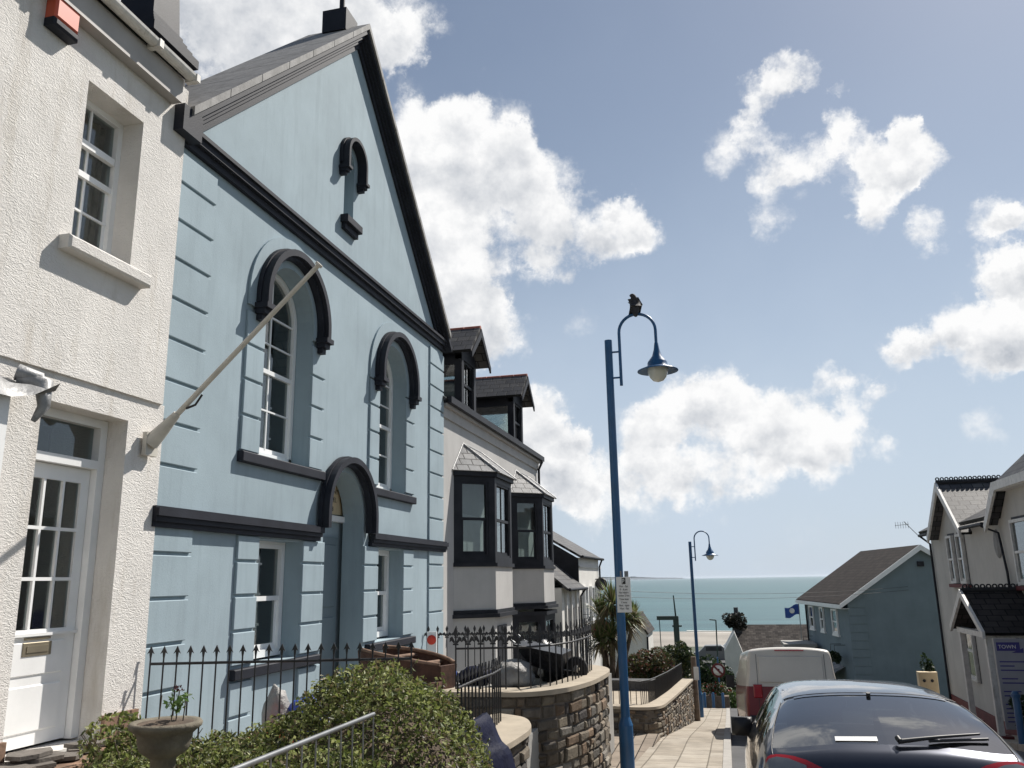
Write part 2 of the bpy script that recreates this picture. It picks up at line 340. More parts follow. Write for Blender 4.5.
# ------------------------------------------------------------------ windows
def sash(par, fr, u0, u1, v0, v1, w, fm='whitepaint', t=.055, arch=False, bars_u=1, bars_v=(0, 0), meet=.5, back='curtain', backgap=.12, name='window', gm='glass', solid=False):
    """timber sash window; w = depth of its outer face; bars_v = horizontal bars in the lower, upper sash"""
    mb = MB(fr); r = (u1-u0)/2; c = (u0+u1)/2; vs = v1-r if arch else v1
    def ring(a0, a1, b0, b1, w0, w1, tt):
        if arch and b1 >= v1-1e-6-.2:
            archband(mb, c, vs, (a1-a0)/2-tt, (a1-a0)/2, b0, w0, w1); mb.box(a0, a1, b0, b0+tt, w0, w1)
        else:
            mb.box(a0, a0+tt, b0, b1, w0, w1); mb.box(a1-tt, a1, b0, b1, w0, w1); mb.box(a0+tt, a1-tt, b0, b0+tt, w0, w1); mb.box(a0+tt, a1-tt, b1-tt, b1, w0, w1)
    ring(u0, u1, v0, v1, w-.09, w, t)
    vm = v0+(v1-v0)*meet; i = t
    # lower sash set back, upper sash forward of it
    mb.box(u0+i, u0+i+.04, v0+i, vm, w-.085, w-.045); mb.box(u1-i-.04, u1-i, v0+i, vm, w-.085, w-.045)
    mb.box(u0+i, u1-i, v0+i, v0+i+.07, w-.083, w-.043); mb.box(u0+i, u1-i, vm-.03, vm+.03, w-.06, w-.012)
    for k in range(1, bars_u+1):
        uu = u0+i+(u1-u0-2*i)*k/(bars_u+1)
        top = v1-i if not arch else vs+math.sqrt(max(0, (r-i)**2-(uu-c)**2))
        mb.box(uu-.011, uu+.011, v0+i+.05, top, w-.066, w-.036)
    for (n_, a, b) in ((bars_v[0], v0+i+.05, vm), (bars_v[1], vm, vs if arch else v1-i)):
        for k in range(1, n_+1): vv = a+(b-a)*k/(n_+1); mb.box(u0+i, u1-i, vv-.011, vv+.011, w-.064, w-.034)
    if arch and bars_v[1]: mb.box(u0+i, u1-i, vs-.012, vs+.012, w-.063, w-.033)
    o = mb.build(name, fm, par)
    g = MB(fr); ge = .01
    poly = archpoly(u0+ge, u1-ge, v0+ge, vs, 14) if arch else rectpoly(u0+ge, u1-ge, v0+ge, v1-ge)
    g.prism(poly, w-.056, w-.052); g.build('pane', gm, o)
    if solid:
        k_ = MB(fr); k_.box(u0+.01, u1-.01, v0+.01, v1-.01, w-.092, w-.082); k_.build('backing', 'darkroom', o)
    if back:
        b = MB(fr); n = 26
        if back == 'curtain':
            pts = []
            for k in range(n+1):
                uu = u0+.0+(u1-u0)*k/n; dd = w-.12-backgap-.02*math.sin(k*2.1)
                pts += [(uu, v0, dd), (uu, v1, dd)]
            b.add(pts, [(2*k, 2*k+2, 2*k+3, 2*k+1) for k in range(n) if not (.38 < k/n < .58)])
            b.build('curtain', 'curtain', o)
        elif back == 'blind':
            for k in range(int((v1-v0)/.05)): b.box(u0+.02, u1-.02, v0+.05*k, v0+.05*k+.038, w-.14-backgap, w-.13-backgap)
            b.build('blind', 'blind', o)
    return o
# ------------------------------------------------------------------ foliage
def leafcloud(mb, pts, size, tints, flat=.0, up=.35, rnd=random):
    for p in pts:
        n = Vector((rnd.gauss(0, 1), rnd.gauss(0, 1), rnd.gauss(0, 1)+up)).normalized()
        a = n.orthogonal().normalized(); a.rotate(Matrix.Rotation(rnd.uniform(0, 6.28), 3, n)); b = n.cross(a)
        s = size*rnd.uniform(.6, 1.3); P = Vector(p); c = rnd.choice(tints); k = rnd.uniform(.75, 1.25)
        c = (c[0]*k, c[1]*k, c[2]*k)
        mb.add([tuple(P-a*s), tuple(P-b*s*.5+n*s*.15), tuple(P+a*s), tuple(P+b*s*.5+n*s*.15)], [(0, 1, 2), (0, 2, 3)], 0, c)
GREENS = [(.055, .095, .022), (.075, .12, .03), (.035, .065, .018), (.12, .16, .05), (.045, .08, .03)]
DARKG = [(.02, .04, .014), (.03, .055, .02), (.016, .03, .012), (.045, .07, .025)]
def crown(mb, c, rad, n, size, tints, clumps=14, seed=1, shell=.75, flatb=False):
    """uneven crown: many leaf clumps spread through the volume"""
    rn = random.Random(seed); cl = []
    for k in range(clumps):
        d = Vector((rn.gauss(0, 1), rn.gauss(0, 1), rn.gauss(0, 1))).normalized()*rn.uniform(.35, 1.0)
        cl.append((Vector((c[0]+d.x*rad[0]*.75, c[1]+d.y*rad[1]*.75, c[2]+d.z*rad[2]*.75)), rn.uniform(.28, .5)))
    pts = []
    for k in range(n):
        q, s = rn.choice(cl); d = Vector((rn.gauss(0, 1), rn.gauss(0, 1), rn.gauss(0, 1))).normalized()*rn.uniform(shell, 1)**.5
        pts.append((q.x+d.x*rad[0]*s, q.y+d.y*rad[1]*s, q.z+d.z*rad[2]*s))
    leafcloud(mb, pts, size, tints, rnd=rn)
# ------------------------------------------------------------------ terrain
PROF = [(-40, 1.6), (0, -1.6), (15.7, -3.1), (18.5, -3.30), (29, -4.6), (38, -5.45), (46, -6.4), (70, -9.6), (140, -14.5), (250, -20.5), (335, -24.2), (420, -25.05), (560, -26.4), (900, -40)]
def gz(y):
    for (a, za), (b, zb) in zip(PROF, PROF[1:]):
        if y <= b: return za+(zb-za)*(y-a)/(b-a)
    return PROF[-1][1]
def strip(name, x0, x1, y0, y1, dz, mat, step=1.5, side=.0, label=None):
    mb = MB(); n = max(2, int((y1-y0)/step)); pts = []
    for k in range(n+1):
        y = y0+(y1-y0)*k/n; a = x0(y) if callable(x0) else x0; b = x1(y) if callable(x1) else x1
        z = gz(y)+dz; pts += [(a, y, z), (b, y, z), (a, y, z-side), (b, y, z-side)]
    f = []
    for k in range(n):
        q = 4*k; f.append((q, q+1, q+5, q+4))
        if side: f += [(q+1, q+3, q+7, q+5), (q, q+4, q+6, q+2)]
    if side: f += [(0, 2, 3, 1)]
    mb.add(pts, f); o = mb.build(name, mat); o['kind'] = 'structure'; return o
# ground sheet to the shore and beyond under the sea
mb = MB(); ys = [-40, -20, -5, 0, 5, 10, 15.7, 18.5, 24, 29, 34, 38, 46, 58, 70, 100, 140, 200, 250, 300, 335, 380, 430, 900]; xs = [-900, -300, -120, -50, -20, 0, 20, 50, 120, 300, 900]
mb.add([(x, y, gz(y)-.16) for y in ys for x in xs], [(j*len(xs)+i, j*len(xs)+i+1, (j+1)*len(xs)+i+1, (j+1)*len(xs)+i) for j in range(len(ys)-1) for i in range(len(xs)-1) if ys[j] < 335])
mb.build('ground', 'land')['kind'] = 'structure'
mb = MB(); mb.add([(x, y, gz(y)-.12) for y in (300, 335, 420, 560, 900) for x in (-900, 900)], [(0, 1, 3, 2), (2, 3, 5, 4), (4, 5, 7, 6), (6, 7, 9, 8)]); mb.build('beach', 'sand')['kind'] = 'structure'
mb = MB(); mb.add([(-24000, 300, -25.2), (24000, 300, -25.2), (24000, 25000, -25.2), (-24000, 25000, -25.2)], [(0, 1, 2, 3)]); mb.build('sea', 'sea')['kind'] = 'structure'
mb = MB()
for yy, ww, x0_, x1_ in ((412, 3.0, -60, 400), (424, 5.0, -20, 400), (437, 2.5, 30, 400)):
    P = []; n = 90
    for k in range(n+1):
        x = x0_+(x1_-x0_)*k/n; e = 2.5*math.sin(x*.05+yy)+1.2*math.sin(x*.17); w_k = ww*(.3+.7*abs(math.sin(x*.03+yy*2)))
        P += [(x, yy+e, -25.05), (x, yy+e+w_k, -25.10)]
    mb.add(P, [(2*k, 2*k+2, 2*k+3, 2*k+1) for k in range(n)])
mb.build('surf', 'flowers')['kind'] = 'structure'
strip('road', -.4, 5.3, -30, 46, 0, 'asphalt')
KX = lambda y: -.05-.004*max(0, y)
strip('pavement', lambda y: -1.6 if y < 24 else -1.35, lambda y: KX(y)-.14, -20, 37.5, .11, 'paving', side=.3)
strip('kerb', lambda y: KX(y)-.137, KX, -20, 37.5, .125, 'kerb', side=.3)
strip('far_pavement', 5.3, 6.4, -20, 46, .12, 'paving', side=.25)
mb = MB(); pts = []
for k in range(60):
    a = -4600+k*60; h = 26+70*max(0, math.sin((k/59)*math.pi))*(.85+.15*math.sin(k*.35))*(1 if k < 40 else .8)
    pts += [(a, 22000, -26), (a, 22000, -26+h*.9), (a, 24000, -26)]
mb.add(pts, [(3*k, 3*k+3, 3*k+4, 3*k+1) for k in range(59)]+[(3*k+1, 3*k+4, 3*k+5, 3*k+2) for k in range(59)])
mb.build('headland', 'headland')['kind'] = 'structure'
hm = bpy.data.materials.new('sea_air'); hm.use_nodes = True; hm.node_tree.nodes.clear()
ho = hm.node_tree.nodes.new('ShaderNodeOutputMaterial'); hv = hm.node_tree.nodes.new('ShaderNodeVolumePrincipled'); hv.inputs['Color'].default_value = (.82, .90, 1, 1); hv.inputs['Density'].default_value = .00003; hv.inputs['Anisotropy'].default_value = .3
hm.node_tree.links.new(hv.outputs[0], ho.inputs['Volume']); M['haze'] = hm
mb = MB(); mb.box(-25000, 25000, -100, 26000, -42, 13); mb.build('haze', 'haze')['kind'] = 'stuff'
# forecourts (raised above the street)
def slab(name, poly, z0, z1, mat):
    mb = MB(); mb.prism(poly, z0, z1); o = mb.build(name, mat); o['kind'] = 'structure'; return o
slab('garden_bed', [(-9, 2.2), (-2.25, 2.2), (-2.25, 7.2), (-9, 7.2)], -5, -1.72, 'earth')
slab('chapel_forecourt', [(-9, 7.2), (-2.3, 7.2), (-2.3, 10.2), (-2.2, 16.35), (-9, 16.35)], -5, -1.72, 'concrete')
slab('side_terrace', [(-4.9, 18.3), (-1.95, 18.3), (-1.95, 23.6), (-4.9, 23.6)], -6, -2.92, 'sandcoping')
slab('house_forecourt', [(-9, 16.35), (-3.5, 16.35), (-3.5, 24), (-9, 24)], -6, -2.35, 'concrete')
slab('sloping_path', [(-2.6, 13.6), (-1.6, 13.6), (-1.5, 18.1), (-2.6, 18.1)], -6, gz(17)+.13, 'sleeper')

# ================================================================== WHITE HOUSE
FW = Frame((-5.5, 0, 0))
wh = thing('house', 'white roughcast house with recessed glazed door and sash window, leftmost in the street', 'house', (-5.5, 4, -1.7))
mb = MB(FW)
plate(mb, rectpoly(-3, 7.25, 1.83, 5.46), [rectpoly(5.8, 6.58, 3.05, 4.68)], -.40, 0)
plate(mb, [(-3, -2.2), (7.34, -2.2), (7.31, 1.83), (-3, 1.83)], [rectpoly(5.72, 6.79, -1.32, 1.58)], -.40, -.028)
mb.box(-3, 7.25, -2.2, 5.6, -8, -7.6); mb.box(6.95, 7.22, -2.2, 5.6, -7.6, -.401); mb.box(-3, -2.7, -2.2, 5.6, -7.6, -.401)
mb.prism([(0, 0)]*3, 0, 0) if False else None
mb.build('wall', 'stucco', wh)
mb = MB(FW); mb.box(6.58, 6.60, 3.05, 4.7, -.32, -.01); mb.box(5.72, 5.74, -1.32, 1.58, -.3, -.04)
gab = Frame((-5.5, 0, 0), (1, 0, 0), (0, 0, 1), (0, 1, 0))
g = MB(gab); g.prism([(-8, 5.4), (-.1, 5.4), (-4.1, 8.5)], 6.96, 7.2); g.build('gable_wall', 'stucco', wh)
mb = MB(FW); mb.slope((-3.2, 5.48, .16), (7.02, 5.48, .16), (7.22, 8.65, -4.1), (-3.2, 8.65, -4.1), .06); mb.slope((7.2, 5.48, -8.4), (-3.2, 5.48, -8.4), (-3.2, 8.65, -4.1), (7.2, 8.65, -4.1), .06)
mb.build('roof', 'slate', wh)
mb = MB(FW); mb.box(-3, 6.98, 5.13, 5.41, 0.003, .13); mb.build('fascia', 'fascia', wh)
mb = MB(FW)
for seg_ in range(1):
    pts = [(.205+.07*math.cos(math.pi+math.pi*k/8), 5.47+.07*math.sin(math.pi+math.pi*k/8)) for k in range(9)]
    vs = [(u, v, w) for u in (-3, 7.08) for w, v in pts]+[(u, v, w) for u in (-3, 7.08) for w, v in [(.205+.058*math.cos(math.pi+math.pi*k/8), 5.475+.058*math.sin(math.pi+math.pi*k/8)) for k in range(9)]]
    f = [(k, k+1, 10+k, 9+k) for k in range(8)]+[(18+k, 27+k, 28+k, 19+k) for k in range(8)]+[(0, 9, 27, 18), (8, 26, 35, 17)]
    mb.add(vs, f); mb.add([vs[9+k] for k in range(9)], [tuple(range(9))])
for u in (1, 2.5, 4, 5.4, 6.4, 7.03): mb.box(u-.03, u+.03, 5.392, 5.48, .128, .282); 
mb.build('gutter', 'offwhite', wh)
w_ = sash(wh, FW, 5.78, 6.585, 3.05, 4.69, -.24, bars_u=1, bars_v=(1, 1), meet=.52, t=.07)
mb = MB(FW)
mb.box(5.86, 6.50, 4.18, 4.25, -.29, -.235)
mb.build('transom_bar', 'whitepaint', w_)
mb = MB(FW); mb.bev(5.66, 6.76, 2.92, 3.05, -.1, .13, .02); mb.build('window_sill', 'stucco', wh)
# door
DW = -.27
mb = MB(FW)
mb.box(5.745, 5.83, -1.3, 1.555, DW-.1, DW+.02); mb.box(6.70, 6.787, -1.3, 1.555, DW-.1, DW+.02); mb.box(5.745, 6.787, 1.50, 1.578, DW-.1, DW+.021); mb.box(5.83, 6.70, 1.10, 1.18, DW-.1, DW+.03)
fdo = mb.build('door_frame', 'whitepaint', wh)
mb = MB(FW); mb.box(5.84, 6.69, 1.18, 1.5, DW-.06, DW-.055); mb.build('fanlight_pane', 'glass', fdo)
dr = MB(FW); d0 = DW-.05
holes = []; gu = [(5.93, 6.08), (6.105, 6.255), (6.28, 6.43), (6.455, 6.60)]
gu = [(5.945, 6.145), (6.17, 6.37), (6.395, 6.59)]; gv = [(-.34, .07), (.10, .51), (.54, .96)]
holes = [rectpoly(a, b, c, d) for a, b in gu for c, d in gv]
plate(dr, rectpoly(5.835, 6.695, -1.29, 1.095), holes, d0-.045, d0)
dr.bev(5.95, 6.58, -.72, -.44, d0, d0+.012, .01); dr.bev(5.95, 6.58, -1.18, -.80, d0, d0+.012, .01); dr.box(5.84, 6.69, -.395, -.37, d0, d0+.03)
do = dr.build('door', 'whitepaint', wh)
mb = MB(FW); mb.box(5.94, 6.6, -.345, .98, d0-.03, d0-.026); mb.build('pane', 'glass', do)
mb = MB(FW); mb.box(5.6, 6.9, -1.3, 1.6, d0-.75, d0-.7); mb.build('dark_hall_backing', 'darkroom', wh)  # dark backing sheet stands in for the unlit hall behind the glass
mb = MB(FW); mb.bev(6.12, 6.40, -.425, -.405, d0, d0+.02, .004); mb.bev(6.10, 6.42, -.56, -.445, d0+.001, d0+.02, .005); mb.box(6.14, 6.38, -.53, -.475, d0+.02, d0+.026)
mb.build('letterbox', 'brass', do)
mb = MB(FW); mb.box(5.72, 6.79, -1.5, -1.322, -.4, .12); mb.build('doorstep', 'concrete', wh)
mb = MB(FW); mb.box(6.792, 7.245, -1.9, -1.12, -.026, .012); mb.box(-3, 5.718, -1.9, -1.15, -.026, .012); mb.build('plinth', 'rustpale', wh)
# alarm box
mb = MB(FW); mb.bev(5.22, 5.50, 4.93, 5.33, .003, .12, .02); ab = tag(mb.build('alarm_box', 'redbox'), 'red alarm box high on the white house wall under the eaves', 'alarm box')
mb = MB(FW); mb.bev(5.215, 5.505, 4.85, 4.93, .003, .125, .02); mb.build('strobe_base', 'bluedark', ab)
# lead flashing over the bay at far left
bw = thing('bay_window', 'corner of a white bay window with crumpled grey lead cap, at the left edge', 'bay window', (-5.5, 4.6, -1.7))
mb = MB(FW); mb.box(3.9, 5.17, -1.7, 1.5, 0.003, .20); mb.build('frame', 'whitepaint', bw)
mb = MB(FW); vs = []; n = 9
for i in range(n):
    for j in range(n):
        a = i/(n-1); b = j/(n-1)
        vs.append((4.0+1.45*a, 1.62-.02*b+.10*math.sin(a*9+b*5)*.5-(.18 if b > .85 else 0)*random.random(), .0+.34*b+.05*math.sin(a*14)))
mb.add(vs, [(i*n+j, i*n+j+1, (i+1)*n+j+1, (i+1)*n+j) for i in range(n-1) for j in range(n-1)], smooth=True)
mb.tube([(5.36, 1.66, .10), (5.42, 1.60, .26), (5.40, 1.42, .30), (5.37, 1.30, .24)], [.09, .08, .05, .02]); mb.tube([(5.30, 1.7, .1), (5.40, 1.66, .22), (5.47, 1.56, .2)], [.07, .06, .02])
mb.build('lead_cap', 'lead', bw)
# slates heap on a low step wall
mb = MB(); 
mb.prism([(-5.48, 4.0), (-4.9, 4.0), (-4.95, 6.3), (-5.1, 6.9), (-5.48, 7.0)], -1.75, -1.33); st = tag(mb.build('step', 'rustpale'), 'low curved stone step in front of the white glazed door', 'step')
gi = 0
for k, (x, y, z, s, a) in enumerate([(-5.3, 5.7, -1.31, .24, .3), (-5.28, 5.85, -1.28, .22, 1.0), (-5.32, 5.78, -1.245, .2, 1.6), (-5.2, 6.0, -1.30, .17, .5), (-5.3, 6.35, -1.30, .19, 2), (-5.28, 6.33, -1.27, .16, .2), (-5.22, 5.5, -1.30, .2, 2.5), (-5.34, 6.62, -1.31, .16, 1.2)]):
    mb = MB(); rn = random.Random(k); P = [(s*(rn.uniform(.75, 1.1))*math.cos(t/7*6.283), s*.8*rn.uniform(.75, 1.1)*math.sin(t/7*6.283)) for t in range(7)]
    P = [(x+p[0]*math.cos(a)-p[1]*math.sin(a), y+p[0]*math.sin(a)+p[1]*math.cos(a)) for p in P]
    mb.prism(P, z-.014, z+.016); tag(mb.build('slate', 'stepslate'), 'broken grey slate in the heap on the step by the white door', 'slate', 'broken slates on the step')
# flagpole
fp = thing('flagpole', 'bare cream flagpole slanting out from the corner of the white house', 'flagpole', (-5.5, 7.08, 1.4))
mb = MB(); a = Vector((-5.32, 7.08, 1.56)); b = Vector((-3.73, 7.10, 3.10)); mb.tube([a, b], [.029, .023], 12); 
d = (b-a).normalized(); mb.tube([b, b+d*.03], [.04, .04], 12); mb.build('pole', 'pole', fp)
mb = MB(); mb.tube([Vector((-5.47, 7.06, 1.40)), Vector((-5.38, 7.07, 1.49)), Vector((-5.20, 7.08, 1.68))], [.085, .07, .038], 8); mb.box(-5.498, -5.45, 6.98, 7.16, 1.27, 1.50) ; mb.build('bracket', 'pole', fp)
mb = MB(); mb.tube([Vector((-5.1, 7.08, 1.73)), Vector((-5.0, 7.08, 1.76)), Vector((-4.93, 7.08, 1.86))], .012, 6); mb.build('cleat', 'blackrail', fp)

# ================================================================== CHAPEL
XC = -5.58
FC = Frame((XC, 0, 0)); CC = 11.74; Y0, Y1 = 7.26, 16.42
ch = thing('chapel', 'pale blue gabled chapel with black arched hood mouldings and raised quoins', 'chapel', (XC, CC, -1.8))
WIN = [(9.22, 10.53, 1.60, 3.62), (13.0, 14.25, 1.56, 3.56)]
GWIN = [(9.34, 10.47, -.93, .56), (13.06, 14.2, -.93, .56)]
door = (11.1, 12.5, -1.9, .98)
slit = (11.42, 11.78, 5.80, 6.85)
holes = [archpoly(*w) for w in WIN]+[rectpoly(*w) for w in GWIN]+[archpoly(*door), archpoly(*slit, n=10)]
mb = MB(FC)
plate(mb, [(Y0, -2.6), (Y1, -2.6), (Y1, 5.0), (CC, 9.35), (Y0, 5.0)], holes, -.36, 0)
mb.box(Y0, Y0+.3, -2.6, 4.5, -14, -.361); mb.box(Y1-.3, Y1, -2.6, 4.5, -14, -.361)
plate(mb, [(Y0+.3, -2.6), (Y1-.3, -2.6), (Y1-.3, 4.5), (CC, 8.7), (Y0+.3, 4.5)], [], -14, -13.7)
mb.box(11.0, 13.0, -1.9, 1.9, -.60, -.44)
mb.box(11.3, 11.9, 5.6, 7.3, -.5, -.362)
mb.build('wall', 'blue', ch)
# raised quoins and window surrounds, laid as blocks
def blocks(mb, u0, u1, v0, v1, h=.45, gap=.035, w=.035, start=None):
    v = v0; k = 0
    while v < v1-.08:
        t = min(v+h-gap, v1); mb.bev(u0, u1, v, t, .002, w, .008); v += h
mb = MB(FC)
for (a, b) in ((Y0+.005, 7.98), (15.55, Y1-.005)):
    mb = MB(FC); blocks(mb, a, b, -2.35, .60); blocks(mb, a, b, .80, 4.74); mb.build('quoin_blocks', 'blue', ch)
for (a, b, c, s), (o0, o1) in zip(WIN, ((8.8, 10.94), (12.6, 14.70))):
    mb = MB(FC); blocks(mb, o0, a, 1.60, s-.15); mb.build('window_surround', 'blue', ch); mb = MB(FC); blocks(mb, b, o1, 1.60, s-.15); mb.build('window_surround', 'blue', ch); mb = MB(FC)
    cc = (a+b)/2; archband(mb, cc, s, (b-a)/2, (o1-o0)/2, s-.17, .002, .035); mb.build('window_surround', 'blue', ch)
for (a, b, c, d), (o0, o1) in zip(GWIN, ((8.87, 11.10), (12.5, 14.70))):
    mb = MB(FC); blocks(mb, o0, a, -.90, .58, .40); mb.build('window_surround', 'blue', ch); mb = MB(FC); blocks(mb, b, o1, -.90, .58, .40)
    mb.build('window_surround', 'blue', ch); mb = MB(FC); blocks(mb, o0, a, -1.85, -1.08, .40); mb.build('window_surround', 'blue', ch); mb = MB(FC); blocks(mb, b, o1, -1.85, -1.08, .40); mb.build('window_surround', 'blue', ch)
# hood mouldings (label moulds)
def hood(c, s, ri, ro, vb, proj, name, corb=True):
    mb = MB(FC); archband(mb, c, s, ri, ro, vb, .036, proj); archband(mb, c, s, ri-.045, ri, vb, .036, proj*.68); archband(mb, c, s, ro, ro+.02, vb+.02, .036, proj*.5)
    if corb:
        for sd in (-1, 1):
            a0, a1 = sorted((c+sd*(ri-.05), c+sd*(ro+.03)))
            mb.box(a0-.02, a1+.02, vb-.07, vb, .036, proj+.02); mb.box(a0, a1, vb-.14, vb-.07, .036, proj-.03); mb.box(a0+.03, a1-.03, vb-.22, vb-.14, .036, proj-.08)
    return mb.build(name, 'bluedark', ch)
hood(9.86, 3.62, .80, .89, 3.50, .20, 'hood_mould'); hood(13.64, 3.56, .78, .87, 3.42, .20, 'hood_mould')
hood(11.76, 1.0, .80, .89, .78, .20, 'hood_mould', corb=False)
mb = MB(FC); archband(mb, 11.60, 6.86, .31, .37, 6.60, .002, .17); archband(mb, 11.60, 6.86, .37, .39, 6.66, .002, .06)
for sd in (-1, 1):
    for q in range(3): mb.box(11.60+sd*.34-.07+q*.015, 11.60+sd*.34+.07-q*.015, 6.545-q*.05, 6.595-q*.05, .002, .19-.04*q)
mb.build('hood_mould', 'bluedark', ch)
mb = MB(FC); mb.bev(11.32, 11.90, 5.66, 5.79, -.05, .13, .01); mb.box(11.36, 11.86, 5.56, 5.66, .002, .07); mb.build('window_sill', 'bluedark', ch)
# sills
for (o0, o1), z in zip(((8.78, 10.96), (12.58, 14.70)), (1.58, 1.55)):
    mb = MB(FC); mb.bev(o0, o1, z-.13, z, -.30, .085, .012); mb.build('window_sill', 'bluedark', ch)
for (o0, o1) in ((8.86, 11.0), (12.66, 14.72)):
    mb = MB(FC); mb.bev(o0, o1, -1.06, -.94, -.30, .09, .012); mb.build('window_sill', 'bluedark', ch)
# string course either side of the door
for a, b in ((Y0, 10.9), (12.7, Y1+.05)):
    mb = MB(FC); mb.box(a, b, .70, .78, .036, .13); mb.box(a, b, .645, .70, .036, .10); mb.box(a, b, .59, .645, .002, .07); mb.box(a, b, .78, .80, .002, .09); mb.build('string_course', 'bluedark', ch)
# pediment
mb = MB(FC); mb.box(Y0-.03, Y1+.02, 5.0, 5.05, .002, .15); mb.box(Y0-.0, Y1, 4.92, 5.0, .002, .115); mb.box(Y0, Y1, 4.83, 4.92, .002, .06)
mb.build('cornice', 'bluedark', ch)
SL = (9.45-5.08)/(CC-(Y0-.1))
def rake(mb, v_off, th, w0, w1, uL, uR, mi=0):
    """band following both slopes of the gable, below the line v=5.08+..., offset v_off downward"""
    for sd in (-1, 1):
        e = uL if sd < 0 else uR
        zt = lambda u: 9.45-SL*abs(u-CC)-v_off
        if sd < 0: P = [(e, zt(e)-th), (CC, zt(CC)-th), (CC, zt(CC)), (e, zt(e))]
        else: P = [(CC, zt(CC)-th), (e, zt(e)-th), (e, zt(e)), (CC, zt(CC))]
        mb.prism(P, w0, w1, mi)
mb = MB(FC); rake(mb, .0, .09, .002, .20, Y0-.06, Y1+.06); rake(mb, .09, .07, .002, .14, Y0+.06, Y1-.06); rake(mb, .16, .07, .002, .09, Y0+.12, Y1-.12); rake(mb, .23, .12, .002, .045, Y0+.2, Y1-.2)
mb.build('raking_cornice', 'bluedark', ch)
# coping slabs on the gable parapet
mb = MB(FC); nseg = 7
zt = lambda u: 9.452-SL*abs(u-CC)
for sd in (-1, 1):
    for k in range(nseg):
        e = (CC-(Y0-.1))
        a = CC+sd*e*k/nseg; b = CC+sd*e*(k+1)/nseg-sd*(.014)
        P = [(a, zt(a)), (b, zt(b)), (b, zt(b)+.11), (a, zt(a)+.11)]
        if sd < 0: P = P[::-1]
        mb.prism(P, -.95, .235)
mb.build('coping', 'copingstone', ch)
mb = MB(FC); mb.box(Y0-.22, Y0+.12, 4.86, 5.17, -.5, .205); mb.build('kneeler', 'bluedark', ch)
mb = MB(FC); mb.slope((Y0+.05, 4.6, -.36), (Y0+.05, 4.6, -14), (CC, 8.9, -14), (CC, 8.9, -.36), .08); mb.slope((Y1-.05, 4.6, -14), (Y1-.05, 4.6, -.36), (CC, 8.9, -.36), (CC, 8.9, -14), .08); mb.build('roof', 'slate', ch)
mb = MB(FC); mb.box(CC-.26, CC+.20, 9.35, 9.78, -.55, -.10); ap = mb.build('apex_block', 'bluedark', ch)
mb = MB(FC); mb.tube([(CC-.02, 9.86, -.3), (CC-.02, 10.9, -.3)], .05); mb.box(CC-.3, CC+.26, 10.55, 10.65, -.34, -.26); mb.build('finial', 'bluedark', ap)
# pinnacle
mb = MB(FC)
for k, (h0, h1, e) in enumerate([(5.6, 6.48, .34), (6.48, 6.60, .44), (6.60, 6.69, .38), (6.69, 6.77, .33), (6.77, 6.85, .29)]): mb.box(7.78-e, 7.78+e, h0, h1, -.98-e, -.98+e)
mb.hull8([(7.78-.26, 6.85, -1.24), (7.78+.26, 6.85, -1.24), (7.78+.26, 6.85, -.72), (7.78-.26, 6.85, -.72)], [(7.78-.13, 9.4, -1.11), (7.78+.13, 9.4, -1.11), (7.78+.13, 9.4, -.85), (7.78-.13, 9.4, -.85)])
mb.build('pinnacle', 'bluedark', ch)
mb = MB(FC); mb.tube([(Y0+.03, -1.9, .02), (Y0+.035, 1.5, .02), (Y0+.03, 4.8, .02)], .014, 6); mb.build('cable', 'render_dark', ch)
# windows
for (a, b, c, s) in WIN:
    o = sash(ch, FC, a+.01, b-.01, c+.04, s+(b-a)/2-.01, -.24, arch=True, bars_u=1, bars_v=(1, 1), meet=.45, t=.07, back='blind' if False else 'curtain', backgap=.35)
for (a, b, c, d) in GWIN:
    sash(ch, FC, a+.01, b-.01, c+.03, d, -.24, bars_u=0, bars_v=(0, 0), meet=.5, t=.09, back='curtain', backgap=.3)
mb = MB(FC); mb.prism([(slit[0], 5.8), (slit[1], 5.8), (slit[1], 7.0), (slit[0], 7.0)], -.2, -.18); mb.build('blind_panel', 'blue', ch)
# date plaque over the recessed door
mb = MB(FC); n = 14; c = 12.12; r = .46
mb.prism([(c-r, 1.08), (c+r, 1.08)]+[(c+r*math.cos(math.pi*k/n), 1.14+r*math.sin(math.pi*k/n)) for k in range(n+1)], -.438, -.40); pq = mb.build('date_plaque', 'cream', ch)
text('BETHANY', .11, FC, c, 1.40, -.398, 'signtext', pq, align='CENTER'); text('CHAPEL', .11, FC, c, 1.27, -.398, 'signtext', pq, align='CENTER'); text('1898', .10, FC, c, 1.13, -.398, 'signtext', pq, align='CENTER')
mb = MB(FC); mb.box(c-.9, c+.5, .96, 1.05, -.438, -.33); mb.build('plaque_ledge', 'whitepaint', ch)
mb = MB(FC); mb.box(11.15, 12.45, -1.72, .72, -.438, -.41)
for a, b in ((11.25, 11.72), (11.88, 12.35)):
    for c_, d in ((-1.5, -.5), (-.35, .6)): mb.bev(a, b, c_, d, -.41, -.395, .01)
mb.build('door', 'bluegrey', ch)

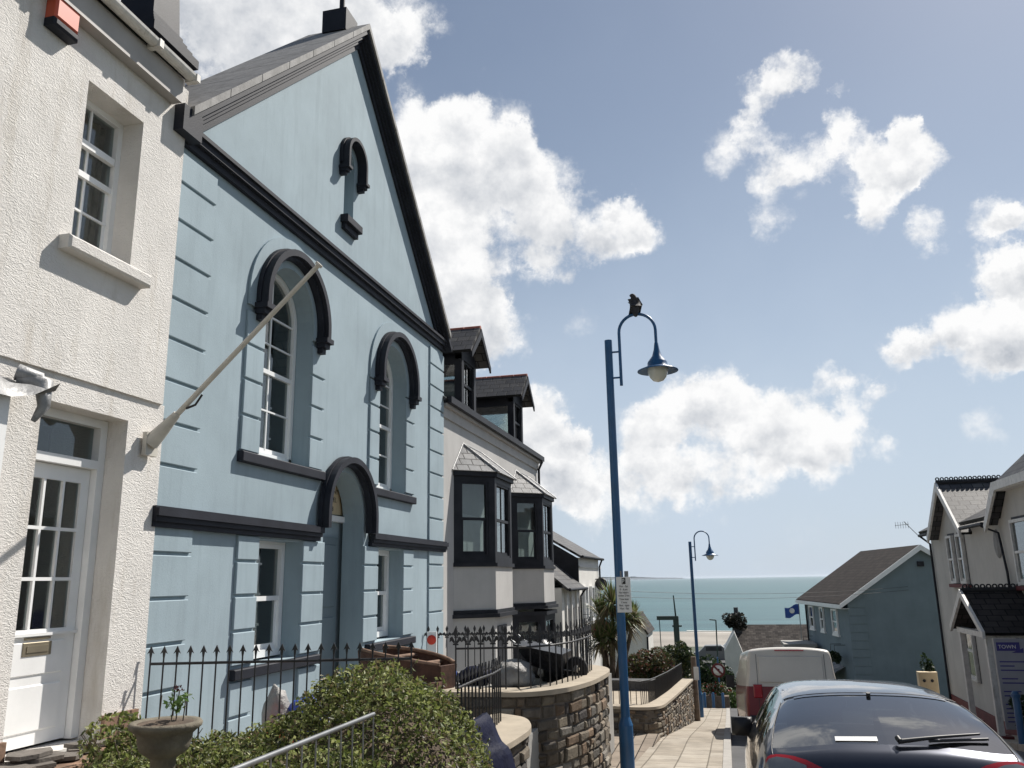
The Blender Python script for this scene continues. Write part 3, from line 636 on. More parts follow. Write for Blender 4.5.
# ================================================================== GREY HOUSE WITH BAYS
XG = -5.62
FG = Frame((XG, 0, 0)); g0, g1 = 16.44, 26.0
gh = thing('house', 'warm grey house with black bay windows and two dormers beyond the blue chapel', 'house', (XG, 21, -2.4))
mb = MB(FG); mb.box(g0, g1, -3, 3.66, -8, 0)
mb.box(20.2, 22.3, -2.4, 3.0, .0, .01)
mb.build('wall', 'greywall', gh)
gb = Frame((XG, 0, 0), (1, 0, 0), (0, 0, 1), (0, 1, 0))
mb = MB(gb); mb.prism([(-8, 3.66), (0, 3.66), (-4, 6.6)], g0+.01, g1-.01); mb.build('gable_wall', 'greywall', gh)
mb = MB(FG); mb.slope((g0-.1, 3.80, .16), (g1+.05, 3.80, .16), (g1+.12, 6.75, -4), (g0-.1, 6.75, -4), .06); mb.slope((g1+.12, 3.78, -8.3), (g0-.1, 3.78, -8.3), (g0-.1, 6.75, -4), (g1+.12, 6.75, -4), .06); mb.build('roof', 'slate', gh)
mb = MB(FG); mb.box(g0, g1+.05, 3.44, 3.68, .003, .05); mb.box(g0, g1+.03, 3.66, 3.72, .003, .13); mb.build('fascia', 'fascia', gh)
mb = MB(FG); mb.box(g0, g1+.05, 3.72, 3.86, .13, .24); mb.tube([(g1-.12, 3.7, .2), (g1-.12, 3.45, .08), (g1-.12, -2.5, .06)], .04); mb.build('gutter', 'black', gh)
def bay(y0, y1, v0, v1, ch_=.66, pr_=.75, glz=True, par=gh, lab=None):
    """canted bay: wall points y0,y1, front set in by ch_"""
    pl = [(y0, 0), (y0+ch_, pr_), (y1-ch_, pr_), (y1, 0)]
    root = MB(FG)
    # posts, head, base
    segs = [(pl[0], pl[1]), (pl[1], pl[2]), (pl[2], pl[3])]
    for (a, b) in segs:
        d = Vector((b[0]-a[0], b[1]-a[1])); L = d.length; d.normalize(); nrm = Vector((-d.y, d.x))
        if nrm.y < 0 and a != pl[0]: pass
        F = Frame(FG(a[0], 0, a[1]), FG.U*d.x+FG.W*d.y, (0, 0, 1), (FG.U*d.x+FG.W*d.y).cross(Vector((0, 0, 1))))
        root.fr = F
        root.box(0, .16, v0, v1, -.06, 0); root.box(L-.16, L, v0, v1, -.06, 0); root.box(.16, L-.16, v1-.2, v1, -.06, 0); root.box(.16, L-.16, v0, v0+.16, -.06, .0)
        root.box(-.02, L+.02, v0-.05, v0+.03, -.04, .05)
        root.box(-.02, L+.02, v1-.08, v1+.02, -.04, .06)
    o = root.build('bay_window', 'black', par)
    for k, (a, b) in enumerate(segs):
        d = Vector((b[0]-a[0], b[1]-a[1])); L = d.length; d.normalize()
        F = Frame(FG(a[0], 0, a[1]), FG.U*d.x+FG.W*d.y, (0, 0, 1), (FG.U*d.x+FG.W*d.y).cross(Vector((0, 0, 1))))
        sash(o, F, .16, L-.16, v0+.16, v1-.2, -.015, fm='black', t=.05, bars_u=0 if k != 1 else 1, meet=.5, back=None, name='sash_window')
    bl = MB(FG); bl.box(y0+.15, y1-.15, v0+.1, v1-.9, -.0+.02, .12); bl.build('room_blind', 'blind', o)
    return o, pl
def poly_ext(pl, e): return [(pl[0][0]-e, .0), (pl[1][0]-e*.5, pl[1][1]+e), (pl[2][0]+e*.5, pl[2][1]+e), (pl[3][0]+e, .0)]
FGz = Frame((XG, 0, 0), (0, 1, 0), (1, 0, 0), (0, 0, 1))
for (y0, y1) in ((17.32, 20.15), (22.42, 25.2)):
    o, pl = bay(y0, y1, .36, 2.36)
    mb = MB(FGz); mb.prism([(a_, b_*.97) for a_, b_ in pl], -2.4 if y0 < 20 else -.80, -.70) if y0 < 20 else None; mb.prism(pl, -.62, .33); mb.build('bay_apron', 'greywall', gh)
    mb = MB(FGz); mb.prism(poly_ext(pl, .04), -.68, -.60); mb.prism(poly_ext(pl, .10), -.76, -.68); mb.build('bay_moulding', 'black', gh)
    # hipped slate roof of the bay
    mb = MB(FG); e = poly_ext(pl, .12); zt_ = 3.08; zb_ = 2.38
    rid = [((y0+y1)/2-.75, zt_, .003), ((y0+y1)/2+.75, zt_, .003)]
    E4 = [(e[0][0], zb_, 0.003), (e[1][0], zb_, e[1][1]), (e[2][0], zb_, e[2][1]), (e[3][0], zb_, .003)]
    mb.add([E4[0], E4[1], rid[0]], [(0, 1, 2)], 0, None, [(0, 0), (1.1, 0), (.55, .95)])
    mb.add([E4[1], E4[2], rid[1], rid[0]], [(0, 1, 2, 3)], 0, None, [(0, 0), (1.8, 0), (1.6, 1.0), (.2, 1.0)])
    mb.add([E4[2], E4[3], rid[1]], [(0, 1, 2)], 0, None, [(0, 0), (1.1, 0), (.55, .95)])
    mb.add(E4, [(3, 2, 1, 0)])
    rf = mb.build('bay_roof', 'lightslate', gh)
    mb = MB(FG); mb.tube([E4[1], rid[0]], .03, 6); mb.tube([E4[2], rid[1]], .03, 6); mb.tube([E4[0], rid[0]], .03, 6); mb.tube([rid[0], rid[1]], .03, 6); mb.build('lead_hip', 'lead', rf)
# ground floor openings
mb = MB(FG); mb.box(18.15, 18.9, -2.35, -.95, .73, .75); d_ = mb.build('door', 'black', gh)
bay(22.42, 25.2, -2.2, -.85)
# dormers
for k, (a, b) in enumerate(((17.95, 18.95), (22.95, 23.95))):
    dm = MB(FG); c = (a+b)/2; v0, v1 = 3.92, 5.18; dep = -2.6; f = .02
    dm.box(a-.08, a+.10, v0, v1, f-.18, f); dm.box(b-.10, b+.08, v0, v1, f-.18, f)            # front posts
    dm.box(a-.08, b+.08, v1-.10, v1+.05, f-.16, f+.002); dm.box(a-.08, b+.08, v0-.1, v0+.06, f-.16, f+.003)
    for s_ in (a-.078, b+.018):
        dm.box(s_, s_+.06, v1-.22, v1+.04, dep, f-.18); dm.box(s_, s_+.06, v0-.1, v0+.14, dep, f-.18); dm.box(s_, s_+.06, v0, v1, dep, dep+.2); 
    do_ = dm.build('dormer', 'black', gh)
    gl = MB(FG); gl.box(a-.05, a-.045, v0+.12, v1-.2, dep+.2, f-.18); gl.box(b+.045, b+.05, v0+.12, v1-.2, dep+.2, f-.18); gl.build('side_pane', 'glass', do_)
    sash(do_, FG, a+.10, b-.10, v0+.05, v1-.1, f-.03, fm='black', t=.05, bars_u=1, bars_v=(0, 0), back=None, name='sash_window')
    rb = MB(FG); pk = 5.92; ov = .30
    for sd in (-1, 1):
        e_ = c+sd*((b-a)/2+.30)
        p = [(e_, 5.16, f+ov), (e_, 5.16, dep-.5), (c, pk, dep-.5), (c, pk, f+ov)]
        if sd > 0: p = [p[1], p[0], p[3], p[2]]
        rb.slope(*p, .07)
    rr = rb.build('dormer_roof', 'slate', do_)
    rd = MB(FG)
    for q in range(7): rd.tube([(c, pk+.03, f+ov-.42*q), (c, pk+.03, f+ov-.42*q-.40)], .075, 8)
    rd.build('ridge_tiles', 'redridge', rr)
    bg = MB(FG)
    for sd in (-1, 1): bg.prism([(c+sd*((b-a)/2+.31), 5.02), (c+sd*((b-a)/2+.31), 5.16), (c, pk+.01), (c, pk-.19)][::sd], f+ov-.01, f+ov+.03)
    bg.prism([(a-.08, v1+.05), (b+.08, v1+.05), (c, pk-.12)], f-.04, f); bg.build('bargeboard', 'black', do_)

# ================================================================== WHITE COTTAGES DOWN THE STREET
FX = Frame((-4.95, 0, 0))
c1 = thing('cottage', 'low white cottage with lean slate roof just past the grey bay house', 'cottage', (-4.95, 27, -3.5))
mb = MB(FX); mb.box(26.05, 29.3, -6, -.25, -6, 0); 
for y in (26.6, 27.5, 28.5): mb.box(y-.06, y+.06, -3.4, -.3, .002, .07)
mb.build('wall', 'whitewall', c1)
mb = MB(FX); mb.slope((26.05, -.27, .22), (29.42, -.27, .22), (29.42, 2.5, -3.2), (26.05, 2.5, -3.2), .07); mb.build('roof', 'slate', c1)
mb = MB(FX); mb.tube([(26.05, -.30, .26), (29.45, -.30, .26)], .05, 8); mb.tube([(29.3, -.30, .24), (29.3, -.55, .06), (29.3, -4, .06)], .035, 8); mb.build('gutter', 'black', c1)
for y in (27.05, 28.0, 28.9): 
    mb = MB(FX); mb.box(y-.2, y+.2, -2.4, -.9, .002, .02); mb.build('window', 'darkroom', c1)
c2 = thing('cottage', 'taller white cottage with dark slate-hung gable and hanging baskets down the street', 'cottage', (-4.95, 31, -4.5))
mb = MB(FX); mb.box(29.35, 34.2, -7, .75, -7, 0); mb.box(29.35, 34.6, .42, .47, .002, .05); mb.build('wall', 'whitewall', c2)
gx = Frame((-4.95, 0, 0), (1, 0, 0), (0, 0, 1), (0, 1, 0))
mb = MB(gx); mb.prism([(-7, -1.5), (.01, -1.5), (.01, .72), (-3.5, 2.82), (-7, .79)], 29.28, 29.345); mb.build('gable_cladding', 'black', c2)
mb = MB(FX); mb.slope((29.2, .80, .15), (34.4, .80, .15), (34.4, 2.95, -3.5), (29.2, 2.95, -3.5), .08); mb.build('roof', 'slate', c2)
mb = MB(FX); mb.tube([(29.2, .78, .18), (34.4, .78, .18)], .05, 8); mb.tube([(34.1, .78, .18), (34.1, .5, .06), (34.1, -4, .06)], .035, 8); mb.build('gutter', 'black', c2)
for y in (30.4, 32.0, 33.5):
    for z in (-.9,): sash(c2, Frame((-4.93, 0, 0)), y-.35, y+.35, z-.6, z+.65, .08, t=.06, back=None, solid=True)
for k, y in enumerate((29.9, 31.2, 32.8)):
    hb = thing('hanging_basket', 'small flower basket hung on the taller white cottage, down the street', 'hanging basket', (-4.6, y, -1.6), 'flower baskets on the white cottage')
    mb = MB(); rn = random.Random(k+5); crown(mb, (-4.62, y, -1.75), (.22, .22, .28), 260, .05, DARKG+[(.3, .02, .05)], 6, k); mb.build('plants', 'leaf', hb)
    mb = MB(); mb.tube([(-4.94, y, -1.2), (-4.62, y, -1.2), (-4.62, y, -1.6)], .01, 5); mb.build('bracket', 'black', hb)
mb = MB(); mb.tube([(-4.95, 33.2, .0), (-4.6, 33.2, .02)], .02, 6); hs = thing('hanging_sign', 'round dark hanging sign on the far white cottage', 'sign', (-4.9, 33.2, 0)); mb.build('bracket', 'black', hs)
mb = MB(Frame((-4.72, 33.2, -.18), (1, 0, 0), (0, 0, 1), (0, -1, 0))); mb.lathe((0, 0, 0), [(.001, -.06), (.22, -.06), (.24, 0), (.22, .06), (.001, .06)], 20); mb.build('disc', 'plastic', hs)
# small white gabled house behind the palm
FZ = Frame((-3.9, 46, 0), (1, 0, 0), (0, 0, 1), (0, -1, 0))
c3 = thing('cottage', 'small white gabled cottage with dark roof edge behind the palm', 'cottage', (-3.9, 46, -6))
mb = MB(FZ); mb.prism([(-3.2, -8), (-.35, -8), (-.35, -2.75), (-.85, -1.95), (-3.2, -5.0)], -4, 0); mb.build('wall', 'whitewall', c3)
mb = MB(FZ); mb.slope((-.22, -2.85, .12), (-.22, -2.85, -4), (-.88, -1.82, -4), (-.88, -1.82, .12), .1); mb.slope((-3.2, -4.9, -4), (-3.2, -4.9, .12), (-.88, -1.82, .12), (-.88, -1.82, -4), .1); mb.build('roof', 'darkslate', c3)
mb = MB(FZ); mb.tube([(-.3, -3.0, .05), (-.3, -8, .05)], .05, 6); mb.build('downpipe', 'black', c3)

# ================================================================== LAMPS
def lamp_post(loc, label, first=True):
    L = thing('street_lamp', label, 'street lamp', loc, 'blue swan neck street lamps')
    x, y, z = loc; H = 5.95   # top of the post above ground
    mb = MB(); mb.tube([(x, y, z-.3), (x, y, z+.75)], [.095, .095], 14); mb.tube([(x, y, z+.75), (x, y, z+.85)], [.095, .06], 14, cap=False); mb.tube([(x, y, z+.84), (x, y, z+H)], [.06, .055], 14); mb.build('post', 'bluepost', L)
    mb = MB(); ax = x+.16; top = z+H+.10; pts = [(ax, y, z+H-.68), (ax, y, top)]
    for k in range(1, 17): a = math.pi-math.pi*k/16; pts.append((ax+.26+.26*math.cos(a), y, top+.26*math.sin(a)))
    pts.append((ax+.52, y, top-.22)); mb.tube(pts, .022, 10)
    mb.tube([(x, y, z+H-.18), (ax, y, z+H-.18)], .014, 8); mb.tube([(x, y, z+H-.56), (ax, y, z+H-.56)], .014, 8); arm = mb.build('swan_neck', 'bluepost', L)
    cx = ax+.52; t = top-.20
    mb = MB(); mb.lathe((cx, y, t), [(.02, .02), (.028, 0), (.04, -.09), (.07, -.19), (.125, -.26), (.14, -.29), (.14, -.335), (.155, -.345), (.285, -.40), (.287, -.41), (.15, -.375), (.12, -.36)], 28); sh = mb.build('lamp_shade', 'bluepost', L)
    mb = MB(); mb.lathe((cx, y, t), [(.145, -.37), (.142, -.43), (.115, -.50), (.07, -.55), (.001, -.57)], 24); mb.build('globe', 'globe', L)
    return L
l1 = lamp_post((-1.39, 11.5, gz(11.5)+.1), 'near blue swan neck street lamp with parking sign and a bird on top')
l2 = lamp_post((-1.14, 31.0, gz(31)+.1), 'far blue swan neck street lamp at the end of the stone wall')
# parking sign on the near lamp
FP = Frame((-1.31, 11.42, .045), (1, 0, 0), (0, 0, 1), (0, -1, 0))
ps = thing('parking_sign', 'white parking sign with black P fixed to the near blue lamp post', 'sign', (-1.32, 11.42, -.4))
mb = MB(FP); mb.bev(-.11, .08, -.48, -.02, 0, .012, .003); mb.build('panel', 'signwhite', ps)
mb = MB(FP); mb.box(-.055, -.035, -.02, .06, .0, .02); mb.box(.0, .05, -.02, .055, -.06, -.02); mb.tube([(-.08, 0, -.09), (-.08, .08, -.09)], .05, 8); mb.build('bracket', 'galv', ps)
mb = MB(FP); mb.box(-.035, .015, -.115, -.035, .012, .014); mb.build('emblem', 'signtext', ps)
text('P', .085, FP, -.033, -.106, .016, 'signwhite', ps, align='LEFT', sx=.8)
for q, s_ in enumerate(['Mon - Sat', '8 - 6 pm', 'No return', 'within 2 hrs', 'Time limit', '1 hour', '8am - 6pm', 'Mon - Sat']):
    text(s_, .036, FP, -.015, -.155-.040*q-(.0 if q < 4 else .006), .013, 'signtext', ps, align='CENTER', sx=.85)
# bird on the lamp
bx, by, bz = -1.39+.16+.24, 11.5, gz(11.5)+.1+5.95+.10+.26+.02
br_ = thing('bird', 'dark pigeon perched on top of the near street lamp', 'bird', (bx, by, bz))
def skin(name, verts, edges, rad, mat, parent, sub=2):
    org = ORG.get(parent.name, Vector()) if parent else Vector()
    me = bpy.data.meshes.new(name); me.from_pydata([tuple(Vector(v)-org) for v in verts], edges, [])
    o = bpy.data.objects.new(name, me); COL.objects.link(o)
    mo = o.modifiers.new('s', 'SKIN')
    me.skin_vertices.new() if not me.skin_vertices else None
    for i, r_ in enumerate(rad):
        me.skin_vertices[0].data[i].radius = r_ if isinstance(r_, tuple) else (r_, r_)
    me.skin_vertices[0].data[0].use_root = True
    m2 = o.modifiers.new('u', 'SUBSURF'); m2.levels = sub; m2.render_levels = sub
    dg = bpy.context.evaluated_depsgraph_get(); ev = o.evaluated_get(dg); nm = bpy.data.meshes.new_from_object(ev)
    o.modifiers.clear(); o.data = nm; nm.materials.clear(); nm.materials.append(M[mat])
    for p in nm.polygons: p.use_smooth = True
    if parent: o.parent = parent
    return o
V_ = [(bx, by, bz+.10), (bx+.01, by+.03, bz+.16), (bx, by+.0, bz+.215), (bx-.012, by-.015, bz+.255), (bx-.03, by-.03, bz+.262), (bx-.06, by-.045, bz+.252), (bx+.01, by-.03, bz+.05), (bx+.02, by-.07, bz-.03), (bx+.02, by-.09, bz-.09)]
skin('body', V_, [(0, 1), (1, 2), (2, 3), (3, 4), (4, 5), (0, 6), (6, 7), (7, 8)], [.085, .080, .050, .045, .034, .008, .075, .038, .03], 'bird', br_, 2)
mb = MB()
for s_ in (-.02, .02): mb.tube([(bx+s_, by, bz+.06), (bx+s_, by, bz)], .006, 5)
mb.build('legs', 'redridge', br_)

# ================================================================== WALLS AND RAILINGS
def smooth_path(P, n=6):
    out = []; P = [Vector(p) for p in P]
    for i in range(len(P)-1):
        p0 = P[max(i-1, 0)]; p1 = P[i]; p2 = P[i+1]; p3 = P[min(i+2, len(P)-1)]
        for k in range(n):
            t = k/n; out.append(.5*((2*p1)+(p2-p0)*t+(2*p0-5*p1+4*p2-p3)*t*t+(-p0+3*p1-3*p2+p3)*t**3))
    return out+[P[-1]]
STN = [tuple(c*.72 for c in q) for q in [(.30, .25, .19), (.22, .19, .155), (.33, .28, .21), (.17, .15, .13), (.25, .21, .16), (.28, .22, .16), (.24, .22, .19), (.38, .34, .28), (.20, .165, .13), (.31, .22, .15), (.10, .09, .085)]]
def stone_wall(path, zbot, name, label, thick=.38, cop=.055, seed=1, copmat='sandcoping', out=1, size=(.10, .36), row=(.07, .165)):
    """rubble wall: path = outer face points (x, y, ztop); core, individual stones on the outer face, coping slab"""
    rn = random.Random(seed); P = smooth_path(path, 8); root = thing(name, label, 'wall', (path[0][0], path[0][1], zbot))
    n = len(P); nor = []
    for i in range(n):
        t = (P[min(i+1, n-1)]-P[max(i-1, 0)]); t.z = 0; t.normalize(); nor.append(Vector((t.y, -t.x, 0))*out)
    def ribbon(mb, o0, o1, zt0, zt1, closed=True):
        vs = []
        for i in range(n):
            a = P[i]+nor[i]*o0; b = P[i]+nor[i]*o1
            zt = P[i].z+zt1; zb = (zbot if zt0 is None else P[i].z+zt0)
            vs += [(a.x, a.y, zb), (b.x, b.y, zb), (b.x, b.y, zt), (a.x, a.y, zt)]
        f = []
        for i in range(n-1):
            q = 4*i
            for k in range(4): f.append((q+k, q+(k+1) % 4, q+4+(k+1) % 4, q+4+k))
        f += [(0, 1, 2, 3), (4*n-1, 4*n-2, 4*n-3, 4*n-4)]
        mb.add(vs, f)
    mb = MB(); ribbon(mb, -thick, -.03, None, -cop-.004); mb.build('core', 'mortar', root)
    mb = MB(); ribbon(mb, -thick-.03, .035, -cop, 0); c_ = mb.build('coping', copmat, root)
    bv = c_.modifiers.new('b', 'BEVEL'); bv.width = .012; bv.segments = 2; bv.limit_method = 'ANGLE'
    # stones along arc length
    cum = [0]
    for i in range(n-1): cum.append(cum[-1]+(P[i+1]-P[i]).xy.length)
    L = cum[-1]
    def at(s):
        s = max(0, min(L, s))
        for i in range(n-1):
            if s <= cum[i+1]+1e-9:
                t = (s-cum[i])/max(1e-6, cum[i+1]-cum[i]); return P[i].lerp(P[i+1], t), nor[i].lerp(nor[i+1], t)
        return P[-1], nor[-1]
    mb = MB(); z = 0; hmax = max(p.z for p in P)-zbot-cop
    def stone(s0, s1, z0, z1):
        p, q = at(s0); p2, q2 = at(s1); zt = -cop
        w = rn.uniform(-.014, .024); c = rn.choice(STN); k = rn.uniform(.6, 1.3); c = tuple(x*k for x in c)
        j = lambda: rn.uniform(-.016, .016); e = .02
        A = []
        for (pp, qq, ds) in ((p, q, 1), (p2, q2, -1)):
            for (zz, dz) in ((z0, 1), (z1, -1)):
                A.append((pp+qq*(-.05), pp.z-cop-zz, ds, dz, qq, pp))
        vs = []
        tdir = (p2-p); tdir.z = 0; tdir.normalize()
        jj = [(j(), j()) for _ in range(4)]
        for (b, zz, ds, dz, qq, pp), (ja, jb) in zip(A, jj):
            v = b+tdir*ds*.008; vs.append((v.x+tdir.x*ja, v.y+tdir.y*ja, zz-dz*.008+jb))
        for (b, zz, ds, dz, qq, pp), (ja, jb) in zip(A, jj):
            v = pp+qq*(w-.018)+tdir*ds*.010; vs.append((v.x+tdir.x*ja, v.y+tdir.y*ja, zz-dz*.010+jb))
        for (b, zz, ds, dz, qq, pp), (ja, jb) in zip(A, jj):
            v = pp+qq*w+tdir*ds*.030; vs.append((v.x+tdir.x*ja, v.y+tdir.y*ja, zz-dz*.028+jb))
        ring = [0, 1, 3, 2]; f = []
        for lay in (0, 4):
            for k in range(4): a, b = ring[k], ring[(k+1) % 4]; f.append((lay+a, lay+b, lay+4+b, lay+4+a))
        f.append((8, 9, 11, 10)); mb.add(vs, f, 0, c)
    while z < hmax:
        h = rn.uniform(*row); s = -rn.uniform(0, .2)
        while s < L:
            w = rn.uniform(*size); s1 = min(L, s+w)
            if s1-max(0, s) > .05:
                if h > .15 and rn.random() < .35: stone(max(0, s), s1, z, z+h/2); stone(max(0, s), s1, z+h/2, z+h)
                else: stone(max(0, s), s1, z, z+h)
            s += w
        z += h
    mb.build('stonework', 'stone', root); return root, P, nor
def railing(P, h, name, label, spacing=.11, rails=(.12,), fin='spike', bar=.008, parent=None, finh=.16, follow=True, base=0, rail_t=.014, group=None):
    """iron railing along a polyline P (x,y,z of feet)"""
    P = [Vector(p) for p in P]; root = thing(name, label, 'railing', tuple(P[0]))
    cum = [0]
    for a, b in zip(P, P[1:]): cum.append(cum[-1]+(b-a).length)
    L = cum[-1]; n = max(2, int(L/spacing))
    def at(s):
        for i in range(len(P)-1):
            if s <= cum[i+1]+1e-9: return P[i].lerp(P[i+1], (s-cum[i])/max(1e-6, cum[i+1]-cum[i]))
        return P[-1]
    mb = MB()
    for r_ in rails:
        mb.tube([p+Vector((0, 0, h-r_)) for p in P], rail_t, 6)
    mb.build('rail', 'blackrail', root)
    mb = MB(); fm = MB()
    for k in range(n+1):
        p = at(L*k/n); t = (at(min(L, L*k/n+.02))-at(max(0, L*k/n-.02))); t.z = 0; t.normalize()
        mb.tube([p+Vector((0, 0, -base)), p+Vector((0, 0, h-finh*.6))], bar, 6)
        q = p+Vector((0, 0, h))
        def tri(pts, K=1.2 if fin == 'fleur' else 1.0):
            nn = Vector((t.y, -t.x, 0))*.006; a = [q+t*x_*K+Vector((0, 0, z_*K)) for x_, z_ in pts]
            fm.add([tuple(v+nn) for v in a]+[tuple(v-nn) for v in a], [tuple(range(len(a))), tuple(range(len(a), 2*len(a)))[::-1]]+[(i, (i+1) % len(a), len(a)+(i+1) % len(a), len(a)+i) for i in range(len(a))])
        if fin == 'spike': tri([(0, 0), (-.034, -.075), (-.014, -.058), (-.007, -.11), (.007, -.11), (.014, -.058), (.034, -.075)])
        elif fin == 'fleur':
            tri([(0, .0), (-.022, -.05), (-.012, -.09), (.012, -.09), (.022, -.05)])
            for s_ in (-1, 1): tri([(s_*.01, -.15), (s_*.035, -.10), (s_*.062, -.115), (s_*.066, -.16), (s_*.045, -.145), (s_*.012, -.18)][::s_])
            tri([(-.03, -.19), (.03, -.19), (.03, -.175), (-.03, -.175)])
    mb.build('bars', 'blackrail', root)
    if fin: fm.build('finials', 'blackrail', root)
    return root
# wall by the chapel path (nearest)
w0p = [(-1.93, 3.0, -1.10), (-1.95, 6.2, -1.30), (-1.96, 7.0, -1.35), (-1.93, 7.6, -1.36), (-1.92, 8.1, -1.36), (-1.99, 8.45, -1.36), (-2.14, 8.78, -1.36), (-2.42, 8.97, -1.36)]
stone_wall(w0p, -3.2, 'stone_wall', 'low stone wall with sandy coping and rounded end, nearest, by the hedge', seed=3)
railing([(-2.27, 7.1, -1.37), (-2.26, 7.6, -1.36), (-2.24, 8.1, -1.36), (-2.27, 8.5, -1.36)], .62, 'railing', 'short black iron railing on the nearest low stone wall beside the hedge', .095, (.13,), 'spike', .009, rail_t=.013)
# curved wall
w1p = [(-3.6, 10.15, -1.3), (-2.69, 10.2, -1.3), (-2.38, 10.28, -1.3), (-2.08, 10.6, -1.3), (-1.86, 11.3, -1.3), (-1.78, 12.0, -1.3), (-1.77, 12.7, -1.3), (-1.9, 13.2, -1.3), (-2.15, 13.5, -1.3)]
stone_wall(w1p, -3.8, 'stone_wall', 'tall curved stone wall with sandy coping, left of the near lamp post', seed=5)
railing([(-3.35, 10.4, -1.31), (-2.72, 10.45, -1.3), (-2.45, 10.55, -1.3), (-2.22, 10.85, -1.3), (-2.06, 11.4, -1.3), (-2.0, 12.1, -1.3), (-2.0, 12.7, -1.3)], .76, 'railing', 'black fleur-de-lis iron railing along the top of the tall curved stone wall', .155, (.27,), 'fleur', .010)
railing([(-5.5, 15.4, -1.55), (-3.3, 15.9, -1.55), (-2.6, 16.0, -1.55)], .75, 'railing', 'black fleur-de-lis railing behind, between chapel corner and grey house', .17, (.16,), 'fleur', .010)
# far wall
w2p = [(-2.7, 18.12, -2.55), (-2.3, 18.1, -2.55), (-1.95, 18.1, -2.56), (-1.66, 18.25, -2.57), (-1.50, 18.65, -2.59), (-1.44, 19.6, -2.64), (-1.36, 23, -2.84), (-1.25, 28.6, -3.15)]
stone_wall(w2p, -5.2, 'stone_wall', 'stone wall with pale coping beside the pavement beyond the near lamp', seed=8, thick=.42)
railing([(-3.3, 18.4, -2.55), (-2.2, 18.4, -2.55), (-1.9, 18.5, -2.57), (-1.78, 19.0, -2.6), (-1.72, 20, -2.66), (-1.64, 23, -2.84), (-1.56, 28.4, -3.13)], .52, 'railing', 'black curved iron railing on the pale coped wall down the pavement', .12, (.06,), None, .009)
# dark retaining wall behind the far railing
mb = MB(); mb.box(-4.9, -1.8, 23.6, 24.0, -4.6, -2.66); tag(mb.build('retaining_wall', 'render_dark'), 'dark rendered garden wall below the palm, behind the far railing', 'wall')
# chapel / garden railing
railing([(-5.46, 7.32, -1.72), (-3.04, 8.02, -1.72)], 1.16, 'railing', 'black spear-topped iron railing between the white house garden and the blue chapel', .125, (.165,), 'spike', .008)

# ================================================================== GARDEN
def heap(f, n, size, tints, name, label, cat, kind=None):
    mb = MB(); leafcloud(mb, [f() for _ in range(n)], size, tints); o = mb.build(name, 'leaf'); tag(o, label, cat); return o
rn = random.Random(11)
def hill(x, y):
    # height of the ivy mound's surface
    h = 0
    for cx, cy, rx, ry, hh in HILLS:
        d = ((x-cx)/rx)**2+((y-cy)/ry)**2
        if d < 1: h = max(h, hh*math.sqrt(1-d))
    return h
HILLS = [(-2.52, 6.0, .80, 1.2, 1.05), (-2.82, 5.9, .9, 1.2, .80), (-3.4, 5.8, 1.2, 1.2, .54), (-4.0, 5.9, 1.2, 1.2, .46), (-2.38, 4.7, .74, 1.4, .66), (-2.8, 6.6, .7, .7, .95)]
hd = thing('hedge', 'rounded mound of glossy green ivy leaves in front of the railings', 'hedge', (-3, 5.6, -1.7))
mb = MB(); pts = []; tnts = []
while len(pts) < 60000:
    x = rn.uniform(-5.1, -1.3); y = rn.uniform(3.2, 7.35); h = hill(x, y)
    h += (.17*noise.noise(Vector((x*2.4, y*2.4, 0)))+.09*noise.noise(Vector((x*8, y*8, 3))))*min(1, h*3)
    if h < .12: continue
    k = rn.random()**.35*1.0
    pts.append((x+rn.uniform(-.03, .03), y+rn.uniform(-.03, .03), -1.72+h*(k if rn.random() < .45 else 1)+rn.uniform(-.05, .04)))
IVY = [(.17, .205, .05), (.24, .28, .08), (.10, .13, .035), (.34, .36, .15), (.17, .14, .07), (.05, .06, .022)]
leafcloud(mb, pts, .021, IVY, up=.7, rnd=rn); mb.build('leaves', 'leaf', hd)
tw = MB(); lv = []
for k in range(260):
    x = rn.uniform(-4.8, -1.9); y = rn.uniform(4.0, 7.2); h = hill(x, y)
    if h < .2: continue
    L = rn.uniform(.05, .17); a = rn.uniform(0, 6.28); p0 = Vector((x, y, -1.74+h)); p1 = p0+Vector((.5*L*math.cos(a), .5*L*math.sin(a), L)); tw.tube([p0-Vector((0, 0, .1)), p0, p1], [.003, .0025, .0015], 4)
    for q in range(7): lv.append(tuple(p0.lerp(p1, .3+.7*q/6)+Vector((rn.uniform(-.02, .02), rn.uniform(-.02, .02), rn.uniform(-.01, .02)))))
tw.build('twigs', 'bark', hd, kind='stuff'); mb = MB(); leafcloud(mb, lv, .02, IVY, up=.4, rnd=rn); mb.build('shoots', 'leaf', hd)
mb = MB(); g_ = 36; vs = []
for i in range(g_):
    for j in range(g_):
        x = -5.1+3.8*i/(g_-1); y = 3.1+4.3*j/(g_-1); vs.append((x, y, -1.74+max(0, hill(x, y)*.86-.06)))
mb.add(vs, [(i*g_+j, (i+1)*g_+j, (i+1)*g_+j+1, i*g_+j+1) for i in range(g_-1) for j in range(g_-1)], smooth=True); mb.build('twiggy_core', 'earth', hd)
